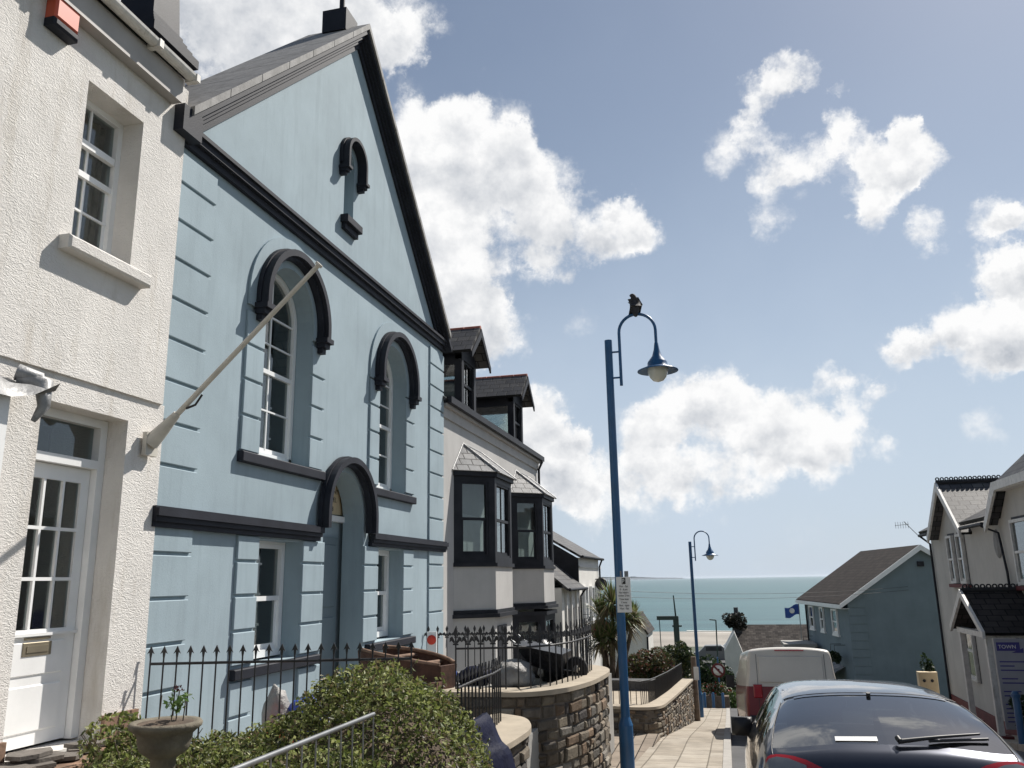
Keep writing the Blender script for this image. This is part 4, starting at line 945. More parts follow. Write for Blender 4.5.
# loose shrub left of the urn and low flowers
sh1 = thing('shrub', 'leafy green shrub between the white house corner and the stone urn', 'shrub', (-4.6, 5.9, -1.7))
mb = MB(); crown(mb, (-4.55, 6.1, -1.38), (.55, .55, .50), 5000, .028, IVY, 14, 3); mb.build('leaves', 'leaf', sh1)
mb = MB()
for k in range(14): a = rn.uniform(0, 6.28); mb.tube([(-4.55, 6.1, -1.72), (-4.55+.25*math.cos(a), 6.1+.25*math.sin(a), -1.4), (-4.55+.45*math.cos(a), 6.1+.45*math.sin(a), -1.1)], [.01, .007, .003], 5)
mb.build('stems', 'bark', sh1)
fl = thing('flowering_plant', 'low plant with small white flowers at the foot of the ivy mound', 'plant', (-2.9, 4.35, -1.5))
mb = MB(); crown(mb, (-3.0, 4.35, -1.40), (.75, .45, .34), 4200, .022, IVY+[(.16, .10, .06)], 14, 9); mb.build('leaves', 'leaf', fl)
mb = MB()
for k in range(26):
    x = rn.uniform(-3.5, -2.3); y = rn.uniform(3.9, 4.5); z = -1.08-rn.uniform(0, .22)
    for q in range(5): a = q*1.2566+k; mb.add([(x, y, z), (x+.028*math.cos(a-.5), y+.028*math.sin(a-.5), z+.012), (x+.042*math.cos(a), y+.042*math.sin(a), z+.008), (x+.028*math.cos(a+.5), y+.028*math.sin(a+.5), z+.012)], [(0, 1, 2, 3)])
mb.build('flowers', 'flowers', fl)
# urn
ux, uy = -3.04, 4.25
ur = thing('urn_planter', 'mossy cast stone urn on a pedestal in the garden', 'planter', (ux, uy, -1.5))
mb = MB(); mb.lathe((ux, uy, 0), [(.16, -1.75), (.16, -1.5), (.10, -1.46), (.075, -1.38), (.068, -1.05), (.078, -.91), (.11, -.89), (.145, -.868), (.163, -.83), (.168, -.785), (.19, -.768), (.220, -.748), (.224, -.732), (.212, -.718), (.18, -.722), (.15, -.74), (.001, -.75)], 40, sq=(.86, .86)); mb.build('bowl', 'urn', ur)
mb = MB(); mb.lathe((ux, uy, 0), [(0.1470, -0.7251), (0.0672, -0.7142), (0.0010, -0.7100)], 20); mb.build('soil', 'earth', ur)
pl_ = thing('potted_plant', 'sparse young plant growing in the stone urn', 'plant', (ux+.06, uy, -.71)); mb = MB()
for k, (dx, dy, h) in enumerate(((.06, 0, .16), (.09, .02, .11), (.03, .0, .09), (-.07, .03, .13))):
    mb = MB(); mb.tube([(ux+dx, uy+dy, -.74), (ux+dx+.01, uy+dy, -.72+h)], [.004, .003], 5); mb.build('stem', 'bark', pl_)
mb = MB(); pts = [(ux+.06+rn.gauss(0, .028), uy+rn.gauss(0, .03), -.62+rn.gauss(0, .03)) for _ in range(60)]; leafcloud(mb, pts, .02, [(.12, .2, .05), (.08, .14, .04)], rnd=rn)
pts = [(ux+.06+rn.gauss(0, .012), uy+rn.gauss(0, .012), -.545+rn.gauss(0, .012)) for _ in range(20)]; leafcloud(mb, pts, .012, [(.09, .03, .03)], rnd=rn); mb.build('leaves', 'leaf', pl_)
# galvanised handrail
hr = thing('handrail', 'galvanised metal handrail with thin bars running up through the ivy', 'handrail', (-2.7, 4.3, -1.7))
mb = MB(); ha, hb_ = Vector((-2.20, 3.35, -.745)), Vector((-2.35, 5.6, -.86)); 
ha, hb_ = Vector((-2.16, 3.53, -.79)), Vector((-2.20, 5.15, -.80))
mb.tube([ha+(ha-hb_)*.35, ha, hb_], .014, 10); mb.build('rail', 'galv', hr)
mb = MB()
for k in range(14): p = (ha+(ha-hb_)*.3).lerp(hb_, k/13); mb.tube([p, p+Vector((0, 0, -.88))], .005, 5)
mb.build('bars', 'galv', hr)
# tarpaulin
mb = MB(); n = 14; vs = []
for i in range(n):
    for j in range(n):
        a = i/(n-1); b = j/(n-1)
        x = -2.08+.34*b+.03*math.sin(a*9+b*3); y = 7.2-2.0*a; z = -1.10-.06*a-.62*b**1.3+.035*math.sin(b*13+a*4)
        vs.append((x, y, z))
mb.add(vs, [(i*n+j, i*n+j+1, (i+1)*n+j+1, (i+1)*n+j) for i in range(n-1) for j in range(n-1)], smooth=True); tp = mb.build('tarpaulin', 'tarp'); tag(tp, 'navy blue tarpaulin draped between the ivy mound and the nearest stone wall', 'tarpaulin')
so = tp.modifiers.new('s', 'SOLIDIFY'); so.thickness = .01
# upturned rotten boat / timber box
bt = thing('boat', 'rusty brown old wooden rowing boat lying in the chapel forecourt behind the ivy', 'boat', (-3.8, 9.8, -1.7))
def station(c, d, w, z0, z1):
    s_ = Vector((-d.y, d.x, 0)); return [c+s_*w+Vector((0, 0, z1)), c+s_*w*.8+Vector((0, 0, (z0*.6+z1*.4))), c+Vector((0, 0, z0)), c-s_*w*.8+Vector((0, 0, (z0*.6+z1*.4))), c-s_*w+Vector((0, 0, z1))]
mb = MB(); A = Vector((-4.70, 10.9, -1.84)); B = Vector((-3.48, 10.45, -1.84)); d = (B-A).normalized(); rings = []
for k in range(9):
    t = k/8; w = .36*math.sin(math.pi*(.15+.85*t*.9))**.6*(1 if t < .9 else .9); rings.append(station(A.lerp(B, t), d, w, .45-.02*t, .98-.16*t+.02*math.sin(t*3)))
vs = [tuple(p) for r_ in rings for p in r_]; mb.add(vs, [(i*5+j, i*5+j+1, (i+1)*5+j+1, (i+1)*5+j) for i in range(8) for j in range(4)]+[(40, 41, 42, 43, 44)], smooth=False)
hu = mb.build('hull', 'rust', bt); so = hu.modifiers.new('s', 'SOLIDIFY'); so.thickness = .035
mb = MB()
for sd in (0, 4): mb.tube([r_[sd]+Vector((0, 0, .01)) for r_ in rings], .028, 6)
for k in (3, 6): mb.tube([rings[k][0]-Vector((0, 0, .05)), rings[k][4]-Vector((0, 0, .05))], .03, 6)
mb.build('gunwale', 'rustpale', bt)
mb = MB(); mb.box(-4.7, -4.6, 10.5, 11.1, -1.72, -1.2); mb.box(-3.6, -3.5, 10.1, 10.7, -1.72, -1.2); mb.build('trestle', 'rust', bt)
# rubbish sacks and clutter
def blob(name, c, r, mat, label, cat, group=None, seed=1, sub=3):
    mb = MB(); rn = random.Random(seed); nu, nv = 18, 12; vs = []
    for i in range(nv+1):
        for j in range(nu):
            a = math.pi*i/nv; b = 2*math.pi*j/nu; d = Vector((math.sin(a)*math.cos(b), math.sin(a)*math.sin(b), math.cos(a)))
            k = 1+.22*noise.noise(d*1.9+Vector((seed*3, 0, 0)))+.08*noise.noise(d*6+Vector((seed, 2, 0)))
            p = Vector((d.x*r[0]*k, d.y*r[1]*k, d.z*r[2]*k)); p.z = max(p.z, -r[2]*.75); vs.append((c[0]+p.x, c[1]+p.y, c[2]+r[2]*.75+p.z))
    mb.add(vs, [(i*nu+j, (i+1)*nu+j, (i+1)*nu+(j+1) % nu, i*nu+(j+1) % nu) for i in range(nv) for j in range(nu)], smooth=True)
    return tag(mb.build(name, mat), label, cat, group)
slab('raised_terrace', [(-5.0, 11.1), (-2.45, 11.1), (-2.3, 13.2), (-5.0, 13.2)], -2, -1.42, 'concrete')
blob('rubbish_sack', (-2.95, 11.7, -1.42), (.32, .32, .2), 'bag', 'pale grey rubble sack behind the fleur-de-lis railing', 'sack', None, 2)
blob('bin_bag', (-2.45, 12.4, -1.42), (.28, .28, .22), 'blackbag', 'black bin bag right of the pale rubble sack', 'bin bag', None, 3)
blob('bin_bag', (-2.75, 12.8, -1.42), (.22, .22, .32), 'blackbag', 'taller black bin bag at the back behind the pale rubble sack', 'bin bag', None, 6)
blob('blue_bag', (-3.95, 11.7, -1.42), (.20, .2, .18), 'bluebag', 'blue plastic bag beside the end of the old boat', 'bag', None, 4)
blob('blue_bag', (-3.55, 11.9, -1.42), (.25, .2, .14), 'tarp', 'navy blue bag lying flat left of the pale rubble sack', 'bag', None, 7)
blob('plastic_bag', (-4.55, 8.8, -1.72), (.26, .2, .30), 'bluebag', 'blue and white plastic bag below the chapel door', 'bag', None, 5)
blob('plastic_bag', (-4.85, 8.7, -1.72), (.16, .16, .36), 'bag', 'pale plastic bag left of the blue one below the chapel door', 'bag', None, 9)
blob('red_bag', (-4.62, 8.15, -1.72), (.30, .12, .17), 'red', 'crumpled red plastic sheet behind the spear-topped railing', 'bag', None, 12)
# wheelbarrow upended
wb = thing('wheelbarrow', 'black wheelbarrow tipped up behind the curved stone wall', 'wheelbarrow', (-2.5, 12.0, -1.4))
mb = MB(); mb.hull8([(-2.75, 11.9, -1.15), (-2.30, 11.9, -1.3), (-2.30, 12.4, -1.3), (-2.75, 12.4, -1.15)], [(-2.95, 11.75, -.86), (-2.25, 11.75, -1.0), (-2.25, 12.55, -1.0), (-2.95, 12.55, -.86)]); mb.build('tray', 'blackbag', wb)
mb = MB(); mb.tube([(-3.05, 11.85, -.78), (-2.5, 11.95, -1.2), (-2.15, 12.1, -1.25), (-2.05, 12.1, -.62)], .018, 6); mb.tube([(-3.05, 12.45, -.78), (-2.5, 12.3, -1.2), (-2.15, 12.15, -1.25)], .018, 6); mb.build('frame', 'galv', wb)
mb = MB(Frame((-2.12, 12.1, -1.22), (1, 0, 0), (0, 0, 1), (0, 1, 0))); mb.lathe((0, 0, 0), [(.05, -.03), (.15, -.035), (.17, 0), (.15, .035), (.05, .03)], 18); mb.build('wheel', 'tyre', wb)
# red and white marker
mk = thing('marker_post', 'white post with a red disc at the chapel corner', 'marker', (-5.25, 14.9, -1.7)); mb = MB(); mb.box(-5.34, -5.16, 14.88, 14.92, -1.7, -.88); mb.build('board', 'whitepaint', mk)
mb = MB(Frame((-5.25, 14.87, -1.02), (1, 0, 0), (0, 0, 1), (0, -1, 0))); mb.lathe((0, 0, 0), [(.001, .01), (.085, .01), (.085, -.005)], 16); mb.build('disc', 'red', mk)

# ================================================================== CAR
def cr(p0, p1, p2, p3, t): return .5*((2*p1)+(p2-p0)*t+(2*p0-5*p1+4*p2-p3)*t*t+(-p0+3*p1-3*p2+p3)*t**3)
def loft(stations, sub_s=3, sub_r=3):
    """stations: list of (y, ring[(x,z)...half]) -> dense half-grid with (station index, ring index) per face, mirrored"""
    ns, nr = len(stations), len(stations[0][1])
    G = [[Vector((p[0], st[0], p[1])) for p in st[1]] for st in stations]
    def interp(L, n, sub):
        o = []
        for i in range(n-1):
            for k in range(sub): o.append(cr(L[max(i-1, 0)], L[i], L[i+1], L[min(i+2, n-1)], k/sub))
        o.append(L[-1]); return o
    G2 = [interp(row, nr, sub_r) for row in G]
    cols = list(zip(*G2)); cols = [interp(list(c), ns, sub_s) for c in cols]
    return list(zip(*cols)), sub_s, sub_r    # [station][ring]
def loft_parts(rows, ss, sr, sel, place, off=0.0, sides=(1, -1)):
    """returns MB with faces for which sel(station interval, ring interval) is true"""
    mb = MB(); ni, nj = len(rows), len(rows[0])
    for mir in sides:
        idx = {}
        vs, fs = [], []
        def vid(i, j):
            if (i, j) not in idx:
                p = rows[i][j]; a = rows[min(i+1, ni-1)][j]-rows[max(i-1, 0)][j]; b = rows[i][min(j+1, nj-1)]-rows[i][max(j-1, 0)]
                n = b.cross(a); n = n.normalized() if n.length > 1e-9 else Vector((0, 0, 1))
                if n.x < -.2 and p.x > .02: n = -n
                if abs(n.z) > .8 and n.z < 0 and p.z > .8: n = -n
                if n.dot(p-Vector((0, 2.3, .75))) < 0: n = -n
                q = p+n*off; idx[(i, j)] = len(vs); vs.append(place(q.x*mir, q.y, q.z))
            return idx[(i, j)]
        for i in range(ni-1):
            for j in range(nj-1):
                if sel(i/ss, j/sr): f = [vid(i, j), vid(i, j+1), vid(i+1, j+1), vid(i+1, j)]; fs.append(f[::-1] if mir > 0 else f)
        mb.add(vs, fs, smooth=True)
    return mb
cx0, cy0, slope = .97, 5.95, math.atan(.0955)
cz0 = gz(cy0)+.02
def carplace(x, y, z): return (cx0+x, cy0+y*math.cos(slope)+z*math.sin(slope), cz0-y*math.sin(slope)+z*math.cos(slope))
def ring(wl, zb, zbelt, zr, wb, wr, zlow=.22, crown_=.03):
    return [(0, zlow), (wl*.8, zlow), (wl, zlow+.10), (wl+.03, (zlow+zbelt)/2+.02), (wb, zbelt), (wr+.05, zbelt+(zr-zbelt)*.80 if zr-zbelt > .1 else zr-.03), (wr*.86, zr-.005 if zr-zbelt > .1 else zr), (wr*.45, zr+crown_*.8), (0, zr+crown_)]
ST = [(0.00, ring(.74, 0, .55, .60, .76, .70, .38)), (0.04, ring(.80, 0, .62, .70, .80, .72, .30)), (.10, ring(.86, 0, .80, .90, .80, .72, .25)), (.17, ring(.87, 0, .92, 1.00, .80, .72, .22)),
      (.26, ring(.88, 0, .95, 1.05, .80, .725)), (.52, ring(.885, 0, .965, 1.185, .83, .69)), (.80, ring(.89, 0, .965, 1.295, .85, .64)), (.98, ring(.89, 0, .96, 1.35, .86, .61)), (1.3, ring(.89, 0, .955, 1.395, .87, .60)),
      (1.9, ring(.89, 0, .94, 1.43, .875, .60)), (2.5, ring(.89, 0, .93, 1.42, .875, .60)), (2.85, ring(.89, 0, .92, 1.375, .87, .60)), (3.3, ring(.89, 0, .91, 1.16, .86, .66)), (3.6, ring(.885, 0, .89, .99, .84, .72)),
      (4.0, ring(.88, 0, .82, .92, .80, .70)), (4.4, ring(.84, 0, .72, .82, .76, .66)), (4.62, ring(.72, 0, .55, .62, .66, .5, .28))]
rows, ss, sr = loft(ST)
car = thing('parked_car', 'dark blue-grey hatchback parked at the kerb, seen from behind', 'car', (cx0, cy0+2.2, gz(cy0+2.2)))
GR = lambda i, j: (4.0 <= i < 6.34 and j >= 5.33)                      # rear glass
def side_glass(i, j): return 4.67 <= i < 12 and 4.33 <= j < 5.33 and not (8.9 < i < 9.2)
WS = lambda i, j: (11 <= i < 13 and j >= 5.67)
body = loft_parts(rows, ss, sr, lambda i, j: not (GR(i, j) or side_glass(i, j) or WS(i, j)), carplace)
# tail cap
capv = [carplace(p.x, p.y, p.z) for p in rows[0]]+[carplace(-p.x, p.y, p.z) for p in rows[0][::-1]]
body.add(capv, [tuple(range(len(capv)))])
bo = body.build('body', 'carpaint', car)
gob = loft_parts(rows, ss, sr, GR, carplace).build('rear_window', 'carglass', car)
[loft_parts(rows, ss, sr, side_glass, carplace, 0, (q,)).build('side_window', 'carglass', car) for q in (1, -1)]; loft_parts(rows, ss, sr, WS, carplace).build('windscreen', 'carglass', car)
loft_parts(rows, ss, sr, lambda i, j: 3 <= i < 13 and j >= 3.4 and not (GR(i, j) or side_glass(i, j) or WS(i, j)), carplace, -.03).build('lining', 'seat', car)
# heated rear glass border strip, hatch shut-lines
mb = loft_parts(rows, ss, sr, lambda i, j: (6.34 <= i < 6.67 and j >= 5.67), carplace, .004); mb.build('hatch_strip', 'carpaint', car)
def surf(i, j, off=.004):
    I, J = i*ss, j*sr; i0, j0 = int(I), int(J); i0 = min(i0, len(rows)-2); j0 = min(j0, len(rows[0])-2); a, b = I-i0, J-j0
    p = rows[i0][j0]*(1-a)*(1-b)+rows[i0+1][j0]*a*(1-b)+rows[i0][j0+1]*(1-a)*b+rows[i0+1][j0+1]*a*b
    n = (rows[i0][j0+1]-rows[i0][j0]).cross(rows[i0+1][j0]-rows[i0][j0]).normalized()
    if n.dot(p-Vector((0, 2.3, .75))) < 0: n = -n
    return p+n*off
mb = MB()
for mir in (1, -1):
    for ln in ([(6.95, 5.45+k*.2) for k in range(18)], [(2.6+k*.2, 5.28) for k in range(22)]):
        mb.tube([carplace(mir*surf(i, min(j, 7.99)).x, surf(i, min(j, 7.99)).y, surf(i, min(j, 7.99)).z) for i, j in ln], .0035, 5)
mb.build('shut_line', 'plastic', car)
for mir in (1, -1):
    mb = MB(); pts = []
    rows_l = [(1.35, 2.05), (1.35, 2.95)]
    U = [1.5+.15*k for k in range(15)]
    vs = []; fs = []
    nI, nJ = 12, 9
    for a in range(nI):
        for b in range(nJ):
            j = 3.7+3.2*a/(nI-1); tp_ = 3.35-1.5*abs((j-5.2)/1.6)**2; i = 1.2+max(.05, tp_-1.2)*b/(nJ-1); p = surf(i, j, .008); vs.append(carplace(p.x*mir, p.y, p.z))
    fs = [(a*nJ+b, a*nJ+b+1, (a+1)*nJ+b+1, (a+1)*nJ+b) for a in range(nI-1) for b in range(nJ-1)]
    mb.add(vs, fs, smooth=True); tl = mb.build('tail_light', 'redlens', car)
    mb = MB(); vs = []
    for a in range(6):
        for b in range(4):
            j = 4.1+2.2*a/5; tp_ = 3.05-1.4*abs((j-5.2)/1.5)**2; i = 1.3+max(.05, tp_-1.3)*b/3; p = surf(i, j, .014); vs.append(carplace(p.x*mir, p.y, p.z))
    mb.add(vs, [(a*4+b, a*4+b+1, (a+1)*4+b+1, (a+1)*4+b) for a in range(5) for b in range(3)], smooth=True); mb.build('clear_lens', 'clearlens', tl)
    # mirrors
    mb = MB(); mx = mir*1.0; mb.lathe((0, 0, 0), [(.001, -.10), (.09, -.09), (.125, -.03), (.125, .02), (.10, .06), (.001, .065)], 18)
    mm = MB(); mm.add([carplace(mir*.915+max(-.10, min(.10, v.x*1.2)), 3.05+v.z*.8, 1.0+max(-.085, min(.085, v.y*1.1))) for v in mb.v], mb.f, smooth=True); mm.tube([carplace(mir*.86, 3.1, .93), carplace(mir*1.0, 3.08, .97)], .03, 8)
    mo = mm.build('wing_mirror', 'plastic', car)
for yy, nm in ((.85, 'wheel'), (3.65, 'wheel')):
    for mir in (1, -1):
        F = Frame(carplace(mir*.80, yy, .32), (0, 1, 0), (0, 0, 1), (mir, 0, 0)); mb = MB(F); mb.lathe((0, 0, 0), [(.2, -.1), (.30, -.1), (.325, -.06), (.325, .06), (.30, .10), (.21, .10)], 28); w = mb.build('wheel', 'tyre', car)
        mb = MB(F); mb.lathe((0, 0, 0), [(.001, .07), (.06, .08), (.21, .10), (.215, .06)], 20); mb.build('rim', 'rim', w)
# wiper, washer nozzle, sticker, seats
mb = MB(); P_ = [surf(3.95, 7.35, .03), surf(4.25, 6.9, .035), surf(4.45, 6.2, .03)]
P_ = [Vector((.06, P_[0].y, P_[0].z)), surf(4.2, 7.0, .04), surf(4.55, 6.1, .035)]; mb.tube([carplace(*p) for p in P_], [.018, .011, .008], 6); a_ = surf(4.12, 7.2, .018); b_ = surf(4.48, 5.9, .018); mb.tube([carplace(*a_), carplace(*b_)], .010, 6); c_ = surf(3.95, 7.7, .02); mb.tube([carplace(.07, c_.y-.01, c_.z+.01), carplace(.06, c_.y+.02, c_.z+.03)], .018, 10)
mb.build('wiper', 'plastic', car)
mb = MB(); p = surf(6.62, 7.99, .02); mb.tube([carplace(0, p.y, p.z-.02), carplace(0, p.y-.01, p.z+.004)], .016, 10); mb.build('washer_nozzle', 'plastic', car)
mb = MB(); vs = []
for j in (7.05, 7.85):
    for i in (4.12, 4.32): p = surf(i, j, .006); vs.append(carplace(-p.x-.02, p.y, p.z))
mb.add(vs, [(0, 1, 3, 2)]); stk = mb.build('sticker', 'signwhite', car)
mb = MB()
for mir in (1, -1):
    pass
    for yy in (1.25, 2.35):
        q = [carplace(mir*.38+a*.24, yy+(.10 if z > .9 else 0), z) for z in (.45, .98) for a in (-1, 1)]; q2 = [carplace(mir*.38+a*.24, yy+.14+(.10 if z > .9 else 0), z) for z in (.45, .98) for a in (-1, 1)]
        mb.add(q+q2, [(0, 1, 3, 2), (4, 6, 7, 5), (0, 4, 5, 1), (2, 3, 7, 6), (0, 2, 6, 4), (1, 5, 7, 3)])
        h = [carplace(mir*.38+a*.13, yy+.16+c, z) for z in (1.02, 1.19) for a in (-1, 1) for c in (0, .09)]; mb.add(h, [(0, 1, 5, 4), (2, 6, 7, 3), (0, 4, 6, 2), (1, 3, 7, 5), (4, 5, 7, 6), (0, 2, 3, 1)])
mb.add([carplace(x, y, z) for x, y, z in ((-.75, .35, .9), (.75, .35, .9), (.75, 1.2, .92), (-.75, 1.2, .92))], [(0, 1, 2, 3)])
mb.build('seats', 'seat', car)

# ================================================================== VAN
vx0, vy0 = 1.22, 19.4; vsl = math.atan(.11); vz0 = gz(vy0)-.06
def vplace(x, y, z): return (vx0+x-.05*y, vy0+y*math.cos(vsl)+z*math.sin(vsl), vz0-y*math.sin(vsl)+z*math.cos(vsl))
def vring(w, zr, wr, zl=.3): return [(0, zl), (w*.92, zl), (w, zl+.12), (w+.01, .9), (w-.01, 1.18), (w-.06, 1.5), (wr+.05, zr-.10), (wr-.06, zr-.01), (wr*.4, zr+.03), (0, zr+.035)]
VS = [(0, vring(.90, 1.90, .76, .38)), (.06, vring(.94, 1.94, .79)), (.3, vring(.95, 1.96, .80)), (1.5, vring(.95, 1.97, .80)), (3.0, vring(.95, 1.96, .80)), (3.7, vring(.95, 1.88, .76)), (4.2, vring(.94, 1.35, .72)), (4.7, vring(.90, 1.08, .66)), (4.85, vring(.78, .9, .55, .35))]
vrows, vss, vsr = loft(VS, 3, 3)
van = thing('parked_van', 'cream and maroon panel van parked nose-down ahead of the dark hatchback', 'van', (vx0, vy0+2, gz(vy0+2)))
up = lambda i, j: j >= 4.0
v1_ = loft_parts(vrows, vss, vsr, up, vplace); capU = [p for k, p in enumerate(vrows[0]) if k/vsr >= 4.0]; capL = [p for k, p in enumerate(vrows[0]) if k/vsr <= 4.0]
v1_.add([vplace(p.x, p.y, p.z) for p in capU]+[vplace(-p.x, p.y, p.z) for p in capU[::-1]], [tuple(range(2*len(capU)))]); v1_.build('body', 'van_white', van)
v2_ = loft_parts(vrows, vss, vsr, lambda i, j: not up(i, j), vplace); v2_.add([vplace(p.x, p.y, p.z) for p in capL]+[vplace(-p.x, p.y, p.z) for p in capL[::-1]], [tuple(range(2*len(capL)))]); v2_.build('lower_body', 'van_red', van)
VF = Frame(vplace(0, -.004, 0), (1, 0, 0), (0, math.sin(vsl), math.cos(vsl)), (0, -math.cos(vsl), math.sin(vsl)))
mb = MB(VF); mb.bev(-.66, .66, 1.26, 1.80, .001, .018, .012); mb.build('window_blank', 'van_white', van)
for mir in (1, -1):
    mb = MB(VF); a, b = sorted((mir*.80, mir*.62)); mb.bev(a, b, .95, 1.22, .001, .04, .015); mb.build('tail_light', 'redlens', van)
    F = Frame(vplace(mir*.84, 4.0, .34), (0, 1, 0), (0, 0, 1), (mir, 0, 0)); mb = MB(F); mb.lathe((0, 0, 0), [(.2, -.1), (.31, -.1), (.34, -.06), (.34, .06), (.31, .115), (.21, .115)], 24); w = mb.build('wheel', 'tyre', van); mb = MB(F); mb.lathe((0, 0, 0), [(.001, .09), (.21, .11), (.215, .06)], 16); mb.build('rim', 'rim', w)
    F = Frame(vplace(mir*.84, .95, .34), (0, 1, 0), (0, 0, 1), (mir, 0, 0)); mb = MB(F); mb.lathe((0, 0, 0), [(.2, -.1), (.31, -.1), (.34, -.06), (.34, .06), (.31, .115), (.21, .115)], 24); w = mb.build('wheel', 'tyre', van); mb = MB(F); mb.lathe((0, 0, 0), [(.001, .09), (.21, .11), (.215, .06)], 16); mb.build('rim', 'rim', w)
    mb = MB(); mb.hull8([vplace(mir*x, y, 1.12) for x, y in ((1.0, 3.6), (1.2, 3.6), (1.2, 3.7), (1.0, 3.7))], [vplace(mir*x, y, 1.42) for x, y in ((1.0, 3.6), (1.2, 3.6), (1.2, 3.7), (1.0, 3.7))]); mb.tube([vplace(mir*.9, 3.7, 1.2), vplace(mir*1.05, 3.66, 1.2)], .02, 6); mb.build('wing_mirror', 'plastic', van)
mb = MB(VF); mb.box(-.30, .30, 1.19, 1.215, .001, .02); mb.build('hatch_handle', 'plastic', van)
mb = MB(VF); mb.bev(-.92, .92, .34, .60, .001, .09, .03); mb.build('bumper', 'plastic', van)
mb = MB(VF)
for q in (-.70, .70): mb.box(q-.004, q+.004, .62, 1.84, .001, .0045)
mb.box(-.70, .70, .635, .643, .001, .0045); mb.build('hatch_seam', 'plastic', van)
mb = MB(VF); mb.bev(-.3, .3, 1.905, 1.93, .0, .03, .005); mb.build('brake_lamp', 'redlens', van)

# ================================================================== RIGHT HOUSE
XR = 6.74; FR = Frame((XR, 0, 0), (0, 1, 0), (0, 0, 1), (-1, 0, 0))
rh = thing('house', 'cream gabled house with decorated ridge tiles and porch, right edge of the street', 'house', (XR, 25, -4.2))
mb = MB(FR); mb.box(14, 30.6, -7, 1.30, -9, 0)
mb.prism([(25.95, 1.3), (29.35, 1.3), (27.65, 2.62)], -6, .0); mb.prism([(16.9, 1.3), (23.1, 1.3), (22.3, 2.0), (17.7, 2.0)], -1.2, .0)
mb.build('wall', 'rightwall', rh)
mb = MB(FR); mb.box(14, 30.61, -7, -3.75, 0, .03); mb.build('plinth', 'redplinth', rh)
mb = MB(FR); 
for ua, ub_ in ((29.5, 30.9), (23.5, 25.8), (14, 16.6)): mb.slope((ub_, 1.28, .25), (ua, 1.28, .25), (ua, 3.2, -3.6), (ub_, 3.2, -3.6), .1)
mb.slope((30.9, 2.1, -1.4), (14, 2.1, -1.4), (14, 3.3, -3.8), (30.9, 3.3, -3.8), .05); mb.build('roof', 'slate', rh)
mb = MB(FR)
mb.add([(23.4, 1.15, .3), (22.3, 2.08, .3), (20, 4.5, -2.0), (20, 4.5, -7), (23.4, 1.15, -7)], [(0, 1, 2, 3, 4)][::-1], 0, None, [(0, 0), (0, 1.4), (2.3, 4), (7, 4), (7, 0)])
mb.add([(22.3, 2.08, .3), (17.7, 2.08, .3), (20, 4.5, -2.0)], [(0, 1, 2)], 0, None, [(0, 0), (4.6, 0), (2.3, 2.9)])
mb.add([(16.6, 1.15, .3), (17.7, 2.08, .3), (20, 4.5, -2.0), (20, 4.5, -7), (16.6, 1.15, -7)], [(0, 1, 2, 3, 4)], 0, None, [(0, 0), (0, 1.4), (2.3, 4), (7, 4), (7, 0)])
rf = mb.build('hipped_roof', 'slate', rh)
mb = MB(FR); mb.prism([(23.42, .98), (23.45, 1.16), (22.36, 2.12), (22.2, 1.92)], .26, .32); mb.prism([(22.3, 1.92), (22.36, 2.12), (17.64, 2.12), (17.7, 1.92)], .26, .325); mb.prism([(16.55, 1.16), (16.58, .98), (17.8, 1.92), (17.64, 2.12)], .26, .32); mb.box(17.7, 22.3, 1.9, 1.94, .0, .26); mb.build('bargeboard', 'offwhite', rf)
for (a, b, c, pk) in ((25.7, 29.6, 27.65, 2.66),):
    mb = MB(FR)
    mb.slope((a, 1.10, -3.2), (a, 1.10, .30), (c, pk, .30), (c, pk, -3.2), .08); mb.slope((b, 1.10, .30), (b, 1.10, -3.2), (c, pk, -3.2), (c, pk, .30), .08); rf = mb.build('gable_roof', 'slate', rh)
    mb = MB(FR)
    for sd, e in ((-1, a), (1, b)):
        P = [(e, .95), (e, 1.16), (c, pk+.04), (c, pk-.24)]; mb.prism(P if sd > 0 else P[::-1], .28, .34)
    mb.build('bargeboard', 'offwhite', rf)
    mb = MB(FR); mb.tube([(c, pk+.03, .3), (c, pk+.03, -3.2)], .07, 8)
    for q in range(26):
        F2 = Frame(FR(c, pk+.13, .25-.13*q), (-1, 0, 0), (0, 0, 1), (0, 1, 0)); sv = mb.fr; mb.fr = F2
        mb.lathe((0, 0, 0), [(.03, -.018), (.06, -.018), (.06, .018), (.03, .018), (.03, -.018)], 10); mb.fr = sv
    mb.build('ridge_cresting', 'darkroom', rf)
for (a, b, z0, z1) in ((26.6, 27.25, -.30, 1.10), (27.7, 28.35, -.30, 1.10), (20.8, 22.25, -.30, 1.2), (26.9, 27.9, -3.0, -1.35)):
    k_ = MB(FR); k_.box(a-.07, b+.07, z0-.02, z1+.07, -.01, .008); k_.build('reveal_shade_plate', 'render_dark', rh)  # flat dark plate round the window stands in for the shaded reveal
    sash(rh, FR, a, b, z0, z1, .096, fm='offwhite', t=.07, bars_u=0, back=None, solid=True)
mb = MB(FR); mb.box(26.4, 28.5, -.42, -.32, .0, .12); mb.build('window_sill', 'redplinth', rh); mb = MB(FR); mb.box(20.7, 22.35, -.42, -.32, .0, .12); mb.build('window_sill', 'redplinth', rh)
mb = MB(Frame((XR-.01, 23.6, .70), (0, 1, 0), (0, 0, 1), (-1, 0, 0))); mb.lathe((0, 0, 0), [(.001, .02), (.25, .02), (.27, 0)], 20, sq=(1, 1.35)); mb.build('oval_plaque', 'copingstone', rh)
